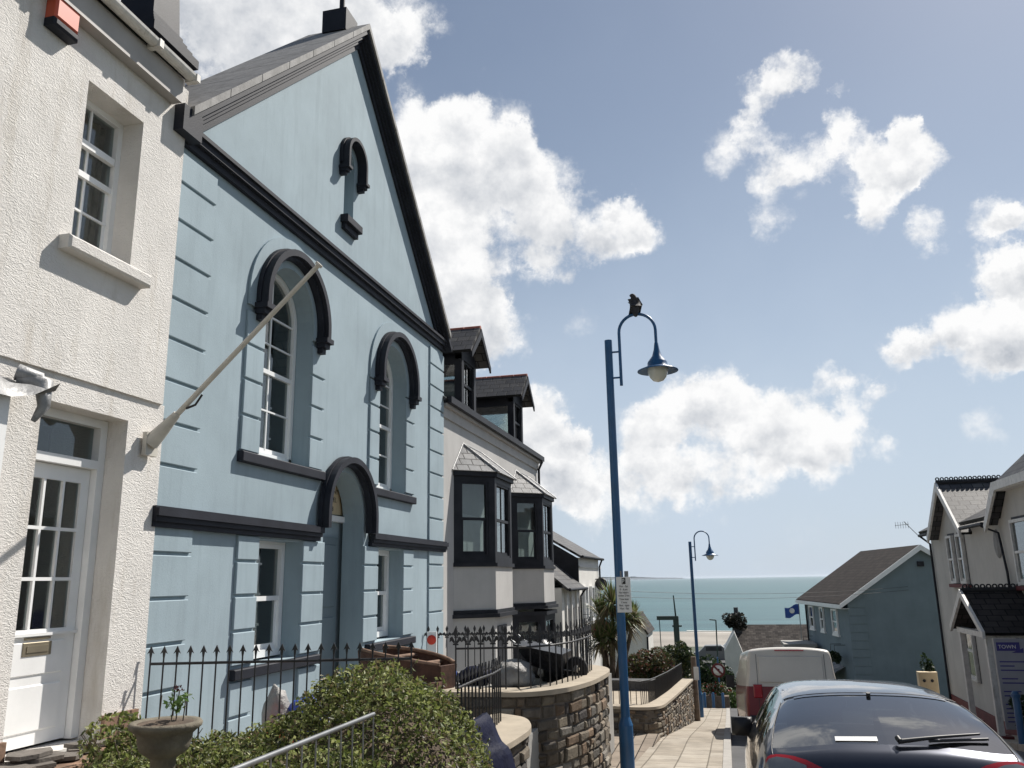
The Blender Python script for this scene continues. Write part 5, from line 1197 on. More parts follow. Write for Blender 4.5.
mb = MB(FR); mb.tube([(30.9, 1.24, .28), (29.7, 1.24, .28)], .05, 8); mb.tube([(30.75, 1.2, .27), (30.5, .95, .06), (30.5, -4.6, .06)], .036, 8); mb.build('gutter', 'black', rh); mb = MB(FR); mb.tube([(23.6, 1.2, .3), (25.7, 1.2, .3)], .05, 8); mb.tube([(23.7, 1.15, .3), (23.2, .95, .07), (23.0, .0, .06), (23.0, -4.3, .06)], .03, 8); mb.build('gutter', 'black', rh)
ar = thing('tv_aerial', 'small tv aerial at the far eaves of the cream house', 'aerial', (6.2, 31.2, 1.2)); mb = MB(); mb.tube([(6.5, 31.0, 1.2), (6.1, 31.2, 1.75)], .012, 5); mb.tube([(5.8, 31.2, 1.62), (6.25, 31.2, 1.66)], .008, 5)
for k in range(6): x = 5.82+k*.08; mb.tube([(x, 31.2, 1.52), (x, 31.2, 1.74)], .006, 5)
mb.build('aerial_rod', 'galv', ar)
# porch
mb = MB(FR)
for sd, e in ((-1, 21.0), (1, 23.7)):
    p = [(e, -1.30, .0), (e, -1.30, 1.3), (22.4, -.42, 1.3), (22.4, -.42, .0)]
    if sd > 0: p = [p[1], p[0], p[3], p[2]]
    mb.slope(*p, .07)
po = mb.build('porch', 'darkslate', rh)
mb = MB(FR)
for sd, e in ((-1, 20.95), (1, 23.75)):
    P = [(e, -1.42), (e, -1.27), (22.4, -.38), (22.4, -.56)]; mb.prism(P if sd > 0 else P[::-1], 1.28, 1.34)
mb.box(21.2, 23.5, -1.42, -1.30, 1.12, 1.24)
for u in (21.25, 23.4): mb.box(u-.06, u+.06, -4.0, -1.3, 1.10, 1.22)
mb.box(21.2, 21.3, -1.42, -1.30, 0, 1.12)
mb.build('porch_frame', 'offwhite', po)
mb = MB(FR); mb.box(21.12, 21.38, -4.4, -3.45, .95, 1.27); mb.box(23.27, 23.53, -4.4, -3.45, .95, 1.27); mb.build('pier', 'redplinth', po)
mb = MB(FR)
for q in range(10):
    F2 = Frame(FR(22.4, -.32, 1.2-.13*q), (-1, 0, 0), (0, 0, 1), (0, 1, 0)); sv = mb.fr; mb.fr = F2; mb.lathe((0, 0, 0), [(.03, -.018), (.06, -.018), (.06, .018), (.03, .018), (.03, -.018)], 10); mb.fr = sv
mb.tube([(22.4, -.40, 1.3), (22.4, -.40, 0)], .06, 8); mb.build('ridge_cresting', 'darkroom', po)
mb = MB(FR); mb.box(22.0, 22.9, -4.2, -1.9, .0, .05); mb.build('door', 'offwhite', rh)
# sign board at the porch side
FS = Frame((5.62, 21.1, 0), (1, 0, 0), (0, 0, 1), (0, -1, 0))
sb = thing('sign_board', 'tall pale sign board with purple header on the porch of the cream house', 'sign', (5.42, 21.1, -2))
mb = MB(FS); mb.bev(.02, .72, -3.30, -1.42, 0, .03, .005); mb.build('board', 'signgrey', sb)
mb = MB(FS); mb.box(.06, .52, -1.68, -1.50, .03, .036); mb.prism([(.34, -1.72), (.58, -1.62), (.58, -1.72)], .036, .04, 0); mb.build('header', 'signpurple', sb)
text('TOWN', .11, FS, .09, -1.63, .038, 'signwhite', sb)
for k in range(15):
    mb = MB(FS)
    if k in (3, 6, 9): continue
    mb.box(.08, .08+random.Random(k).uniform(.24, .56), -1.92-.088*k, -1.895-.088*k, .03, .034); mb.build('text_line', 'signpurple', sb)
s2 = thing('wall_sign', 'purple wall sign with white lettering at the right edge of the photo', 'sign', (XR, 18.5, -1)); mb = MB(FR); mb.box(19.6, 21.9, -1.25, -.65, .003, .04); mb.build('panel', 'signpurple', s2)
text('TOWN', .3, Frame(FR(21.9, 0, 0), (0, -1, 0), (0, 0, 1), (-1, 0, 0)), .1, -1.05, .042, 'signwhite', s2)
# small cream utility box and blue bollard by the right houses
ub = thing('meter_box', 'cream utility box standing at the corner of the cream house', 'box', (6.35, 31.3, -4.9)); mb = MB(Frame((6.30, 31.4, 0), (1, 0, 0), (0, 0, 1), (0, -1, 0))); mb.bev(-.36, .22, -4.9, -3.15, 0, .3, .02); mb.build('cabinet', 'cream', ub)
mb = MB(Frame((6.30, 31.1, 0), (1, 0, 0), (0, 0, 1), (0, -1, 0))); mb.lathe((-.2, -3.42, 0), [(.001, .01), (.05, .01), (.05, -.01)], 10); mb.lathe((.04, -3.42, 0), [(.001, .01), (.05, .01), (.05, -.01)], 10); mb.build('vents', 'plastic', ub)
bb = thing('bollard', 'blue post standing in front of the porch sign board', 'bollard', (5.5, 19.2, -3.4)); mb = MB(); mb.tube([(5.42, 19.3, -3.6), (5.42, 19.3, -2.35), (5.42, 19.3, -2.3)], [.07, .07, .05], 12); mb.build('post', 'bluepost', bb)
mb = MB(); mb.tube([(5.42, 19.3, -2.42), (5.42, 19.3, -2.36)], .085, 12); mb.build('collar', 'bluepost', bb)
pt = thing('shrub', 'dark shrub beside the blue post at the porch', 'shrub', (5.9, 20.0, -3.5)); mb = MB(); crown(mb, (5.95, 20.3, -2.95), (.45, .4, .45), 1800, .05, DARKG, 8, 21); mb.build('leaves', 'leaf', pt)
pt = thing('shrub', 'dark climbing shrub at the far corner of the cream house', 'shrub', (6.4, 31.5, -5)); mb = MB(); crown(mb, (6.35, 31.6, -3.6), (.3, .3, 1.0), 1600, .06, DARKG, 10, 22); mb.build('leaves', 'leaf', pt)

# ================================================================== BLUE HOUSE DOWN THE ROAD
a_ = R(7.5); U = Vector((-math.sin(a_), math.cos(a_), 0)); Vv = Vector((math.cos(a_), math.sin(a_), 0))
A0 = Vector((5.88, 46, 0)); FB = Frame(A0, U, (0, 0, 1), -Vv)      # street facade
FBs = Frame(A0, Vv, (0, 0, 1), -U)                                 # side gable facing the camera
bh = thing('house', 'blue-grey gabled house with brown roof and white bargeboards down the road', 'house', (5.9, 46, -7))
LB = 9.6; WB = 7.5
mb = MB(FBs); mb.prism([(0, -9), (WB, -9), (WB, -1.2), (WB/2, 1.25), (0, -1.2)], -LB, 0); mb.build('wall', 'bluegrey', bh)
mb = MB(FBs); v = -6.4
while v < -1.4: mb.bev(.0, .85, v, v+.36, .002, .03, .006); v += .40
mb.build('quoin_blocks', 'bluegrey', bh)
mb = MB(FBs)
for sd, e in ((-1, -.42), (1, WB+.42)):
    p = [(e, -1.42, .30), (e, -1.42, -LB-.3), (WB/2, 1.42, -LB-.3), (WB/2, 1.42, .30)]
    if sd < 0: p = [p[1], p[0], p[3], p[2]]
    mb.slope(*p, .1)
rf = mb.build('roof', 'brownslate', bh)
mb = MB(FBs)
for sd, e in ((-1, -.44), (1, WB+.44)):
    P = [(e, -1.64), (e, -1.42), (WB/2, 1.43), (WB/2, 1.16)]; mb.prism(P if sd > 0 else P[::-1], .28, .34)
mb.box(-.46, -.38, -1.64, -1.46, -LB-.3, .28); mb.box(-.44, 0, -1.66, -1.64, -LB, .28); mb.build('bargeboard', 'whitepaint', rf)
for (a, b) in ((2.0, 3.1), (4.9, 5.7), (7.3, 8.3)): 
    sash(bh, FB, a, b, -3.05, -1.75, .096, fm='whitepaint', t=.09, bars_u=0, back=None, solid=True); mb = MB(FB); mb.box(a-.1, b+.1, -3.15, -3.05, .0, .1); mb.build('window_sill', 'whitepaint', bh)
mb = MB(FB); mb.slope((8.9, -5.3, 1.3), (1.6, -5.3, 1.3), (1.6, -4.6, .0), (8.9, -4.6, .0), .04); aw = mb.build('awning', 'stripes', bh)
mb = MB(FB); mb.box(1.8, 8.6, -7.2, -5.4, .002, .02); mb.build('shopfront', 'darkroom', bh)
mb = MB(FB)
for u in (2.0, 3.6, 5.2, 6.8, 8.4): mb.box(u-.05, u+.05, -7.2, -5.4, .02, .06)
mb.build('mullions', 'whitepaint', bh)
mb = MB(FB); mb.tube([(8.9, -1.5, .1), (8.9, -7, .1)], .05, 6); mb.build('downpipe', 'black', bh)
for k, u in enumerate((1.2, 2.0, 8.2)):
    hb = thing('hanging_basket', 'dark round hanging basket on the blue-grey house front', 'hanging basket', tuple(FB(u, -4.1, .6)), 'hanging baskets on the blue-grey house')
    mb = MB(); c = FB(u, -4.1, .55); crown(mb, tuple(c), (.36, .36, .32), 500, .07, DARKG, 8, 30+k); mb.build('plants', 'leaf', hb)
    mb = MB(FB); mb.tube([(u, -3.5, 0), (u, -3.5, .55), (u, -3.8, .55)], .015, 5); mb.build('bracket', 'black', hb)
mb = MB(FBs); mb.box(3.6, 3.9, .35, .6, .0, .12); tag(mb.build('security_light', 'black'), 'small dark floodlight high on the blue-grey gable', 'light')

# flag
fg = thing('flag', 'small blue flag flying left of the blue-grey house', 'flag', (4.1, 57, -6)); mb = MB(); mb.tube([(4.35, 57, -9), (4.40, 57, -1.6)], .025, 6); mb.build('pole', 'galv', fg)
mb = MB(); n = 10; vs = []
for i in range(n):
    for j in range(5): a = i/(n-1); b = j/4; vs.append((4.38-.85*a, 57+.10*math.sin(a*8), -1.75-.62*b-.25*a+.05*math.sin(a*7)))
mb.add(vs, [(i*5+j, i*5+j+1, (i+1)*5+j+1, (i+1)*5+j) for i in range(n-1) for j in range(4)], smooth=True); cl = mb.build('cloth', 'flag', fg)
mb = MB(Frame((3.95, 56.86, -2.15), (1, 0, 0), (0, 0, 1), (0, -1, 0))); mb.lathe((0, 0, 0), [(.001, .01), (.16, .01), (.16, -.01)], 14); mb.build('emblem', 'signwhite', cl)

# ================================================================== LOWER TOWN
FH = Frame((0, 62, 0), (1, 0, 0), (0, 0, 1), (0, -1, 0))
hg = thing('house', 'white-gabled house with grey slate roof and chimney, beyond the van', 'house', (1, 62, -9))
mb = MB(FH); mb.prism([(-.42, -10), (.85, -10), (.85, -5.2), (.35, -3.75), (-.42, -5.0)], -5, 0); mb.build('gable_wall', 'whitewall', hg)
mb = MB(FH); mb.slope((.86, -6.2, .1), (6.2, -6.2, .1), (6.2, -3.45, -4), (.40, -3.45, -4), .1); mb.build('roof', 'oldslate', hg)
mb = MB(FH); mb.box(.5, 6.0, -10, -6.3, -4, -.1); mb.build('wall', 'whitewall', hg)
mb = MB(FH); mb.slope((2.6, -6.0, .6), (4.4, -6.0, .6), (4.0, -4.7, -2), (3.0, -4.7, -2), .1); mb.build('dormer_roof', 'darkslate', hg)
mb = MB(FH); mb.box(.25, .95, -4.3, -2.6, -3.8, -3.2); mb.tube([(.6, -2.6, -3.5), (.6, -2.2, -3.5)], .16, 8); mb.build('chimney', 'render_dark', hg)
iv = thing('shrub', 'dark ivy growing round the chimney of the white-gabled house', 'ivy', (.5, 63, -4)); mb = MB(); crown(mb, (.45, 64.8, -3.3), (.95, .5, .85), 1500, .12, [(.03, .03, .025), (.05, .045, .03), (.02, .025, .02)], 12, 44); mb.build('leaves', 'leaf', iv)
h2 = thing('house', 'low terrace with long brown slate roof in front of the beach', 'house', (8, 80, -10)); F8 = Frame((0, 84, 0), (1, 0, 0), (0, 0, 1), (0, -1, 0))
mb = MB(F8); mb.slope((1.2, -7.6, .1), (9.5, -7.6, .1), (9.5, -4.75, -4), (1.6, -4.75, -4), .1); mb.build('roof', 'oldslate', h2)
mb = MB(F8); mb.tube([(1.6, -4.72, -4), (9.5, -4.72, -4)], .1, 6); mb.build('ridge_tiles', 'redridge', h2)
mb = MB(F8); mb.box(1.3, 9.4, -13, -7.7, -4, -.1); mb.build('wall', 'whitewall', h2); mb = MB(F8); mb.box(5.9, 6.5, -7.2, -5.9, -1.2, -.6); mb.box(6.05, 6.3, -5.9, -5.4, -1.0, -.75); mb.build('chimney', 'redridge', h2)
# lower white extension behind the van
wx = thing('outbuilding', 'white flat-topped outbuilding beside the blue-grey house', 'building', (4.4, 52, -8)); mb = MB(); mb.box(3.1, 4.7, 52, 55, -9, -3.95); mb.build('wall', 'whitewall', wx); mb = MB(); mb.box(3.0, 4.8, 51.9, 55.1, -3.95, -3.8); mb.build('roof', 'concrete', wx)
# crane / gallows
gc = thing('gantry', 'dark green gallows-shaped frame rising above the shrubs towards the beach', 'gantry', (-3.2, 56, -7)); mb = MB(); mb.box(-3.42, -3.08, 55.8, 56.2, -8, -2.4); mb.box(-4.45, -3.1, 55.85, 56.15, -2.62, -2.38); mb.tube([(-3.25, 56, -2.4), (-3.32, 56, -1.1)], [.06, .04], 6); mb.tube([(-4.3, 56, -2.6), (-4.28, 56, -4.8)], .03, 5); mb.box(-3.5, -2.9, 55.9, 56.1, -3.05, -2.95); mb.build('frame', 'green', gc)
l3 = thing('street_lamp', 'thin dark street lamp with flat arm near the beach', 'street lamp', (-1.1, 75, -9)); mb = MB(); mb.tube([(-1.15, 75, -9.5), (-1.02, 75, -3.55)], .055, 6); mb.tube([(-1.02, 75, -3.55), (-1.55, 75, -3.5)], .05, 6); mb.build('post', 'green', l3)
# telegraph pole stump by the far lamp
tpz = thing('wooden_post', 'weathered wooden post beside the far lamp at the end of the stone wall', 'post', (-1.06, 28.4, -4.6)); mb = MB(); mb.tube([(-1.18, 28.75, -4.7), (-1.19, 28.75, -2.5)], [.10, .085], 8); mb.build('post', 'woodpole', tpz)
mb = MB(Frame((-1.12, 28.64, -3.0), (1, 0, 0), (0, 0, 1), (0, -1, 0))); mb.bev(-.08, .08, -.2, .2, 0, .015, .004); mb.build('notice', 'signwhite', tpz)
# no-turn sign and bollards at the end of the pavement
ns = thing('road_sign', 'round no-left-turn road sign at the bottom of the pavement', 'sign', (-.57, 39, -5.5)); Fs = Frame((-.58, 39, -3.95), (1, 0, 0), (0, 0, 1), (0, -1, 0))
mb = MB(); mb.tube([(-.58, 39.03, -6), (-.58, 39.03, -3.4)], .035, 8); mb.build('post', 'bluepost', ns); mb = MB(Fs); mb.lathe((0, 0, 0), [(.001, .012), (.22, .012), (.22, -.01)], 20); mb.build('disc', 'signwhite', ns)
mb = MB(Fs); mb.lathe((0, 0, 0), [(.215, .015), (.30, .015), (.30, -.01)], 24); mb.add([(-.2, .14, .02), (-.14, .2, .02), (.2, -.14, .02), (.14, -.2, .02)], [(0, 3, 2, 1)]); mb.build('ring', 'black' if False else 'redplinth', ns)
mb = MB(Fs); mb.box(.02, .06, -.12, .06, .014, .018); mb.box(-.1, .06, .03, .07, .014, .018); mb.build('arrow', 'signtext', ns)
for k, (x, y) in enumerate(((-1.2, 37.7), (-.85, 37.7), (-.45, 37.7))):
    mb = MB(); z = gz(y)+.1; mb.tube([(x, y, z-.2), (x, y, z+.58), (x, y, z+.62)], [.06, .06, .03], 10); tag(mb.build('bollard', 'bluepost'), 'blue metal bollard in the row across the bottom of the pavement', 'bollard', 'blue bollards at the pavement end')
# planter of red and white flowers at the pavement end
pn = thing('planter', 'trough of mixed flowers behind the blue bollards', 'planter', (-.8, 38.6, -5.4)); mb = MB(); mb.box(-1.35, -.2, 38.4, 38.9, -5.6, -4.95); mb.build('trough', 'woodpole', pn)
mb = MB(); crown(mb, (-.8, 38.6, -4.65), (.75, .35, .4), 1400, .05, GREENS+[(.5, .06, .05), (.6, .55, .5)], 12, 51); mb.build('plants', 'leaf', pn)
# shrubs and trees
def bush(c, rad, n, size, tints, label, seed, clumps=16, name='shrub', cat='shrub'):
    t = thing(name, label, cat, (c[0], c[1], c[2]-rad[2])); mb = MB(); crown(mb, c, rad, n, size, tints, clumps, seed); mb.build('leaves', 'leaf', t)
    mb = MB()
    for k in range(5): a = k*1.257+seed; mb.tube([(c[0], c[1], c[2]-rad[2]*1.3), (c[0]+rad[0]*.3*math.cos(a), c[1]+rad[1]*.3*math.sin(a), c[2]-rad[2]*.2), (c[0]+rad[0]*.6*math.cos(a), c[1]+rad[1]*.6*math.sin(a), c[2]+rad[2]*.4)], [.06*rad[0], .04*rad[0], .015], 5)
    mb.build('stems', 'bark', t); return t
OLIVE = [(.07, .075, .025), (.05, .06, .02), (.10, .085, .04), (.035, .05, .018), (.14, .06, .045)]
bush((-2.75, 30.5, -3.05), (.95, 1.2, .95), 5200, .07, OLIVE, 'olive green flowering shrub behind the black curved railing', 61)
bush((-2.0, 33.5, -3.3), (.8, 1.0, .95), 3800, .07, DARKG+OLIVE[:2], 'dark green shrub right of the olive one, near the far lamp', 62)
bush((-1.55, 42, -4.6), (.85, 1.0, 1.15), 3200, .09, DARKG, 'dark evergreen tree left of the far street lamp', 63, name='tree', cat='tree')
bush((-.45, 47, -5.6), (.95, 1.0, 1.5), 3600, .10, DARKG, 'dark evergreen tree right of the far street lamp', 64, name='tree', cat='tree')
bush((.2, 43, -5.9), (.7, .8, .75), 1800, .08, GREENS, 'mid green shrub left of the white gable', 65)
bush((-3.6, 27.5, -4.2), (.6, .7, .7), 1500, .06, GREENS+[(.5, .45, .4)], 'low green shrub below the palm with pale flowers', 66)
# cordyline palm
cp = thing('palm_tree', 'cordyline palm with several spiky heads in front of the white cottages', 'palm', (-3.5, 25.5, -3.6)); tr = MB(); lf = MB(); rn2 = random.Random(77)
heads = [(-3.66, 25.6, -1.15, .80), (-3.30, 25.4, -.75, .80), (-2.98, 25.3, -1.25, .70), (-3.65, 25.2, -1.8, .65), (-3.35, 25.1, -1.7, .6), (-2.72, 25.6, -1.15, .5)]
for (x, y, z, r_) in heads:
    tr.tube([(-3.45, 25.5, -4), (-3.42+.3*(x+3.4), 25.5, -3.0), (x, y, z-.05)], [.10, .08, .05], 8)
    for k in range(230):
        a = rn2.uniform(0, 6.283); e = rn2.uniform(-.7, 1.45); L = r_*rn2.uniform(.8, 1.3); d = Vector((math.cos(a)*math.cos(e), math.sin(a)*math.cos(e), math.sin(e))); s_ = Vector((-math.sin(a), math.cos(a), 0))*.022
        p0 = Vector((x, y, z)); p1 = p0+d*L*.5; p2 = p0+d*L+Vector((0, 0, -.28*L*math.cos(e))); c = rn2.choice([(.14, .19, .06), (.10, .15, .045), (.20, .22, .09), (.26, .22, .12)] if e > -.2 else [(.26, .21, .12), (.18, .15, .08)])
        lf.add([tuple(p0-s_*.6), tuple(p0+s_*.6), tuple(p1+s_), tuple(p1-s_), tuple(p2)], [(0, 1, 2, 3), (3, 2, 4)], 0, c)
tr.build('trunk', 'bark', cp); lf.build('crown', 'leaf', cp)
# parked cars glimpsed near the beach, and a marquee-white roof
for k, (x, y) in enumerate(((-1.6, 92), (.5, 95))):
    mb = MB(); z = gz(y)+2.6; zc = -8.2
    P = [(-2.1, 0), (-2.1, .65), (-1.5, .8), (-.9, 1.35), (.7, 1.38), (1.4, .85), (2.1, .7), (2.1, 0)]
    pc = thing('parked_car', ('silver', 'dark')[k]+' parked car glimpsed past the trees near the beach', 'car', (x, y, zc)); F = Frame((x, y, zc), (1, 0, 0), (0, 0, 1), (0, -1, 0)); mb = MB(F); mb.prism(P, -.8, .8); mb.build('body', 'galv' if k == 0 else 'carpaint', pc)
    mb = MB(F); mb.box(-.85, .75, .85, 1.25, .8, .81); mb.build('window', 'plastic', pc)
    for u in (-1.3, 1.3): mb = MB(F); mb.lathe((u, .05, .75), [(.001, .08), (.3, .08), (.3, -.1)], 12); mb.build('wheel', 'tyre', pc)
mb = MB(); mb.prism([(-4, 88), (3, 88), (3, 100), (-4, 100)], -14, -8.2); o = mb.build('car_park', 'asphalt'); o['kind'] = 'structure'
# overhead wires
for k, (za, zb) in enumerate(((-.42, -.62), (-.66, -.78))):
    mb = MB(); P = []
    for q in range(25):
        t = q/24; P.append((-5.0+14*t, 34.5+12*t, za+(zb-za)*t-1.0*(1-(2*t-1)**2)*.25))
    mb.tube(P, .010, 4); tag(mb.build('overhead_cable', 'blackrail'), ('upper', 'lower')[k]+' thin black overhead cable crossing in front of the sea', 'cable')

# ================================================================== SKY AND CLOUDS
SE, SR = 48.5, 34.0
W = bpy.data.worlds.new('World'); S.world = W; W.use_nodes = True; nt = W.node_tree; nt.nodes.clear()
out = nt.nodes.new('ShaderNodeOutputWorld'); bg = nt.nodes.new('ShaderNodeBackground'); nt.links.new(bg.outputs[0], out.inputs[0])
sky = nt.nodes.new('ShaderNodeTexSky'); sky.sky_type = 'NISHITA'; sky.sun_disc = False; sky.sun_elevation = R(SE); sky.sun_rotation = R(SR)
sky.air_density = 1.0; sky.dust_density = .7; sky.ozone_density = 1.6
tc = nt.nodes.new('ShaderNodeTexCoord')
def vm(op, a, b=None):
    n = nt.nodes.new('ShaderNodeVectorMath'); n.operation = op
    for i, v in enumerate((a, b)):
        if v is None: continue
        if isinstance(v, tuple): n.inputs[i].default_value = v
        elif isinstance(v, float): n.inputs['Scale'].default_value = v
        else: nt.links.new(v, n.inputs[i])
    return n.outputs['Value'] if op == 'DOT_PRODUCT' else n.outputs[0]
def ma(op, a, b=None, c=None, clamp=False):
    n = nt.nodes.new('ShaderNodeMath'); n.operation = op; n.use_clamp = clamp
    for i, v in enumerate((a, b, c)):
        if v is None: continue
        if isinstance(v, (int, float)): n.inputs[i].default_value = v
        else: nt.links.new(v, n.inputs[i])
    return n.outputs[0]
D0 = vm('NORMALIZE', tc.outputs['Generated'])
def wn(vec, scale, detail, rough, col=False):
    n = nt.nodes.new('ShaderNodeTexNoise'); n.inputs['Scale'].default_value = scale; n.inputs['Detail'].default_value = detail; n.inputs['Roughness'].default_value = rough
    nt.links.new(vec, n.inputs['Vector']); return n.outputs['Color' if col else 'Fac']
wc = wn(D0, 11.0, 8, .68, True)
wv = vm('SUBTRACT', wc, (.5, .5, .5)); sc = nt.nodes.new('ShaderNodeVectorMath'); sc.operation = 'SCALE'; sc.inputs['Scale'].default_value = .10; nt.links.new(wv, sc.inputs[0])
D1 = vm('NORMALIZE', vm('ADD', D0, sc.outputs[0]))
CLOUDS = [(-0.4465, 0.6779, 0.584, 0.0888, 1), (-0.3861, 0.7196, 0.5772, 0.0928, 1), (-0.3271, 0.7311, 0.5988, 0.0705, 1), (-0.4901, 0.6545, 0.5756, 0.086, 1), (-0.3121, 0.7526, 0.5797, 0.0398, 0.8), (-0.5325, 0.5973, 0.5997, 0.0803, 1), (-0.392, 0.6585, 0.6425, 0.1028, 1), (-0.2583, 0.8127, 0.5223, 0.0415, 1), (-0.3069, 0.8172, 0.4879, 0.0666, 1), (-0.2478, 0.8408, 0.4814, 0.0758, 1), (-0.293, 0.848, 0.4416, 0.0847, 1), (-0.2103, 0.8577, 0.4692, 0.0542, 1), (-0.1736, 0.8786, 0.445, 0.0613, 1), (-0.2083, 0.8849, 0.4167, 0.0687, 1), (-0.1524, 0.9043, 0.3989, 0.06, 0.9), (-0.0974, 0.9113, 0.4001, 0.0475, 0.8), (-0.0655, 0.917, 0.3935, 0.0303, 0.7), (-0.0926, 0.9009, 0.4241, 0.0202, 0.6), (-0.1787, 0.9155, 0.3606, 0.0312, 0.5), (-0.3431, 0.8531, 0.3932, 0.1017, 1), (-0.3042, 0.8813, 0.3617, 0.0775, 1), (-0.2755, 0.8971, 0.3454, 0.0659, 1), (-0.298, 0.9043, 0.3058, 0.0781, 1), (-0.2473, 0.9232, 0.2942, 0.0489, 0.8), (-0.147, 0.9434, 0.2973, 0.0243, 0.35), (-0.2632, 0.7631, 0.5903, 0.016, 0.3), (-0.2314, 0.7916, 0.5656, 0.0163, 0.3), (-0.3035, 0.7838, 0.5417, 0.0228, 0.3), (0.1018, 0.8476, 0.5208, 0.03, 0.9), (0.0814, 0.8573, 0.5083, 0.0336, 0.9), (0.0702, 0.8741, 0.4806, 0.0341, 0.9), (0.0301, 0.8851, 0.4644, 0.0319, 0.5), (0.1448, 0.8475, 0.5107, 0.0102, 0.5), (0.1507, 0.8646, 0.4793, 0.0234, 0.8), (0.1629, 0.8731, 0.4594, 0.0321, 0.8), (0.1168, 0.8867, 0.4473, 0.0379, 0.8), (0.0826, 0.8945, 0.4393, 0.0311, 0.6), (0.0852, 0.9153, 0.3937, 0.0313, 0.5), (0.2203, 0.8623, 0.456, 0.0207, 0.9), (0.2282, 0.8718, 0.4334, 0.0386, 1), (0.198, 0.8823, 0.4271, 0.0427, 1), (0.1752, 0.893, 0.4145, 0.0364, 0.8), (0.1829, 0.9039, 0.3867, 0.029, 0.6), (0.1862, 0.9184, 0.3491, 0.0203, 0.4), (0.2492, 0.8622, 0.441, 0.0148, 0.5), (0.2428, 0.9023, 0.3563, 0.0247, 0.6), (0.2951, 0.8858, 0.3582, 0.0285, 0.8), (0.3142, 0.8825, 0.3499, 0.0253, 0.9), (0.2977, 0.9043, 0.3059, 0.0337, 1), (0.3165, 0.9025, 0.2922, 0.0405, 1.1), (0.255, 0.9306, 0.2628, 0.0354, 0.9), (0.2371, 0.9406, 0.2428, 0.0361, 0.9), (0.2864, 0.9288, 0.2352, 0.0472, 1.1), (0.3156, 0.9182, 0.2393, 0.0455, 1.1), (0.2129, 0.9485, 0.2347, 0.0256, 0.7), (0.2796, 0.9491, 0.1447, 0.0262, 0.45), (-0.0382, 0.9795, 0.1978, 0.0538, 1), (-0.0702, 0.9821, 0.175, 0.051, 0.9), (0.004, 0.9784, 0.2067, 0.0462, 1), (0.0351, 0.985, 0.169, 0.0616, 1.1), (0.0797, 0.9838, 0.1603, 0.0599, 1.1), (0.122, 0.9825, 0.1404, 0.0458, 1), (0.1552, 0.9757, 0.1544, 0.0417, 0.8), (0.1276, 0.9686, 0.2133, 0.0275, 0.9), (0.1583, 0.9682, 0.1937, 0.0328, 0.8), (0.1851, 0.9618, 0.2017, 0.0189, 0.6), (0.1842, 0.9742, 0.1302, 0.0203, 0.5), (-0.054, 0.9888, 0.1391, 0.0505, 0.9), (-0.0269, 0.9932, 0.1135, 0.0415, 0.8), (-0.0745, 0.9912, 0.1096, 0.0473, 0.7), (0.0079, 0.9943, 0.1062, 0.0408, 0.6), (0.0429, 0.993, 0.1103, 0.032, 0.5), (-0.2008, 0.9593, 0.1986, 0.042, 1), (-0.1921, 0.9699, 0.1498, 0.0557, 1), (-0.1603, 0.9729, 0.1667, 0.0278, 0.9), (-0.182, 0.9761, 0.1187, 0.0485, 0.8), (-0.1462, 0.9836, 0.106, 0.0585, 0.7), (-0.2183, 0.9619, 0.1646, 0.0559, 1), (-0.1121, 0.9857, 0.1261, 0.0343, 0.4), (0.0952, 0.9947, 0.0387, 0.0367, 0.15), (0.0408, 0.9987, 0.0292, 0.0316, 0.12), (0.3923, 0.822, 0.4128, 0.0672, 1), (0.4462, 0.8509, 0.2771, 0.0827, 1), (0.4049, 0.9037, 0.1391, 0.0659, 1), (-0.8008, 0.5393, 0.2604, 0.1208, 1), (-0.6603, 0.4631, 0.5912, 0.1505, 1), (-0.0537, 0.606, 0.7937, 0.1207, 0.9), (0.2062, 0.6623, 0.7203, 0.0855, 0.9), (0.367, -0.9025, 0.2254, 0.14, 1.0), (0.5898, -0.7828, 0.1986, 0.14, 1.0), (-0.713, 0.1632, 0.6819, 0.177, 1.0), (0.3559, -0.7732, 0.5248, 0.128, 1.0), (0.541, -0.8096, 0.2276, 0.121, 1.0), (-0.6935, 0.1812, 0.6973, 0.181, 1.0)]  # last entries lie out of view, added for lighting and reflections
acc = None; hac = None
spz = nt.nodes.new('ShaderNodeSeparateXYZ'); nt.links.new(D1, spz.inputs[0]); Z1 = spz.outputs[2]
for (dx, dy, dz, r, w) in CLOUDS:
    k = 2/(r*r); v = ma('MULTIPLY_ADD', vm('DOT_PRODUCT', D1, (dx, dy, dz)), k, 1-k, True)
    if dy > 0 and dz > -.05 and r < .2:
        hh_ = ma('MULTIPLY', v, ma('MULTIPLY_ADD', Z1, 1/r, -dz/r)); hac = hh_ if hac is None else ma('ADD', hac, hh_)
    acc = ma('MULTIPLY', v, w) if acc is None else ma('MULTIPLY_ADD', v, w, acc)
fb = wn(D0, 15.0, 12, .64); fb2 = wn(D0, 5.0, 5, .55)
dens = ma('ADD', acc, ma('MULTIPLY', ma('SUBTRACT', fb, .5), 3.8))
dens = ma('ADD', dens, ma('MULTIPLY', ma('SUBTRACT', fb2, .5), .5))
mr = nt.nodes.new('ShaderNodeMapRange'); mr.interpolation_type = 'SMOOTHSTEP'; nt.links.new(dens, mr.inputs[0]); mr.inputs[1].default_value = .08; mr.inputs[2].default_value = 1.15
gate = nt.nodes.new('ShaderNodeMapRange'); nt.links.new(acc, gate.inputs[0]); gate.inputs[1].default_value = .0; gate.inputs[2].default_value = .5
mask = ma('MULTIPLY', mr.outputs[0], gate.outputs[0], clamp=True)
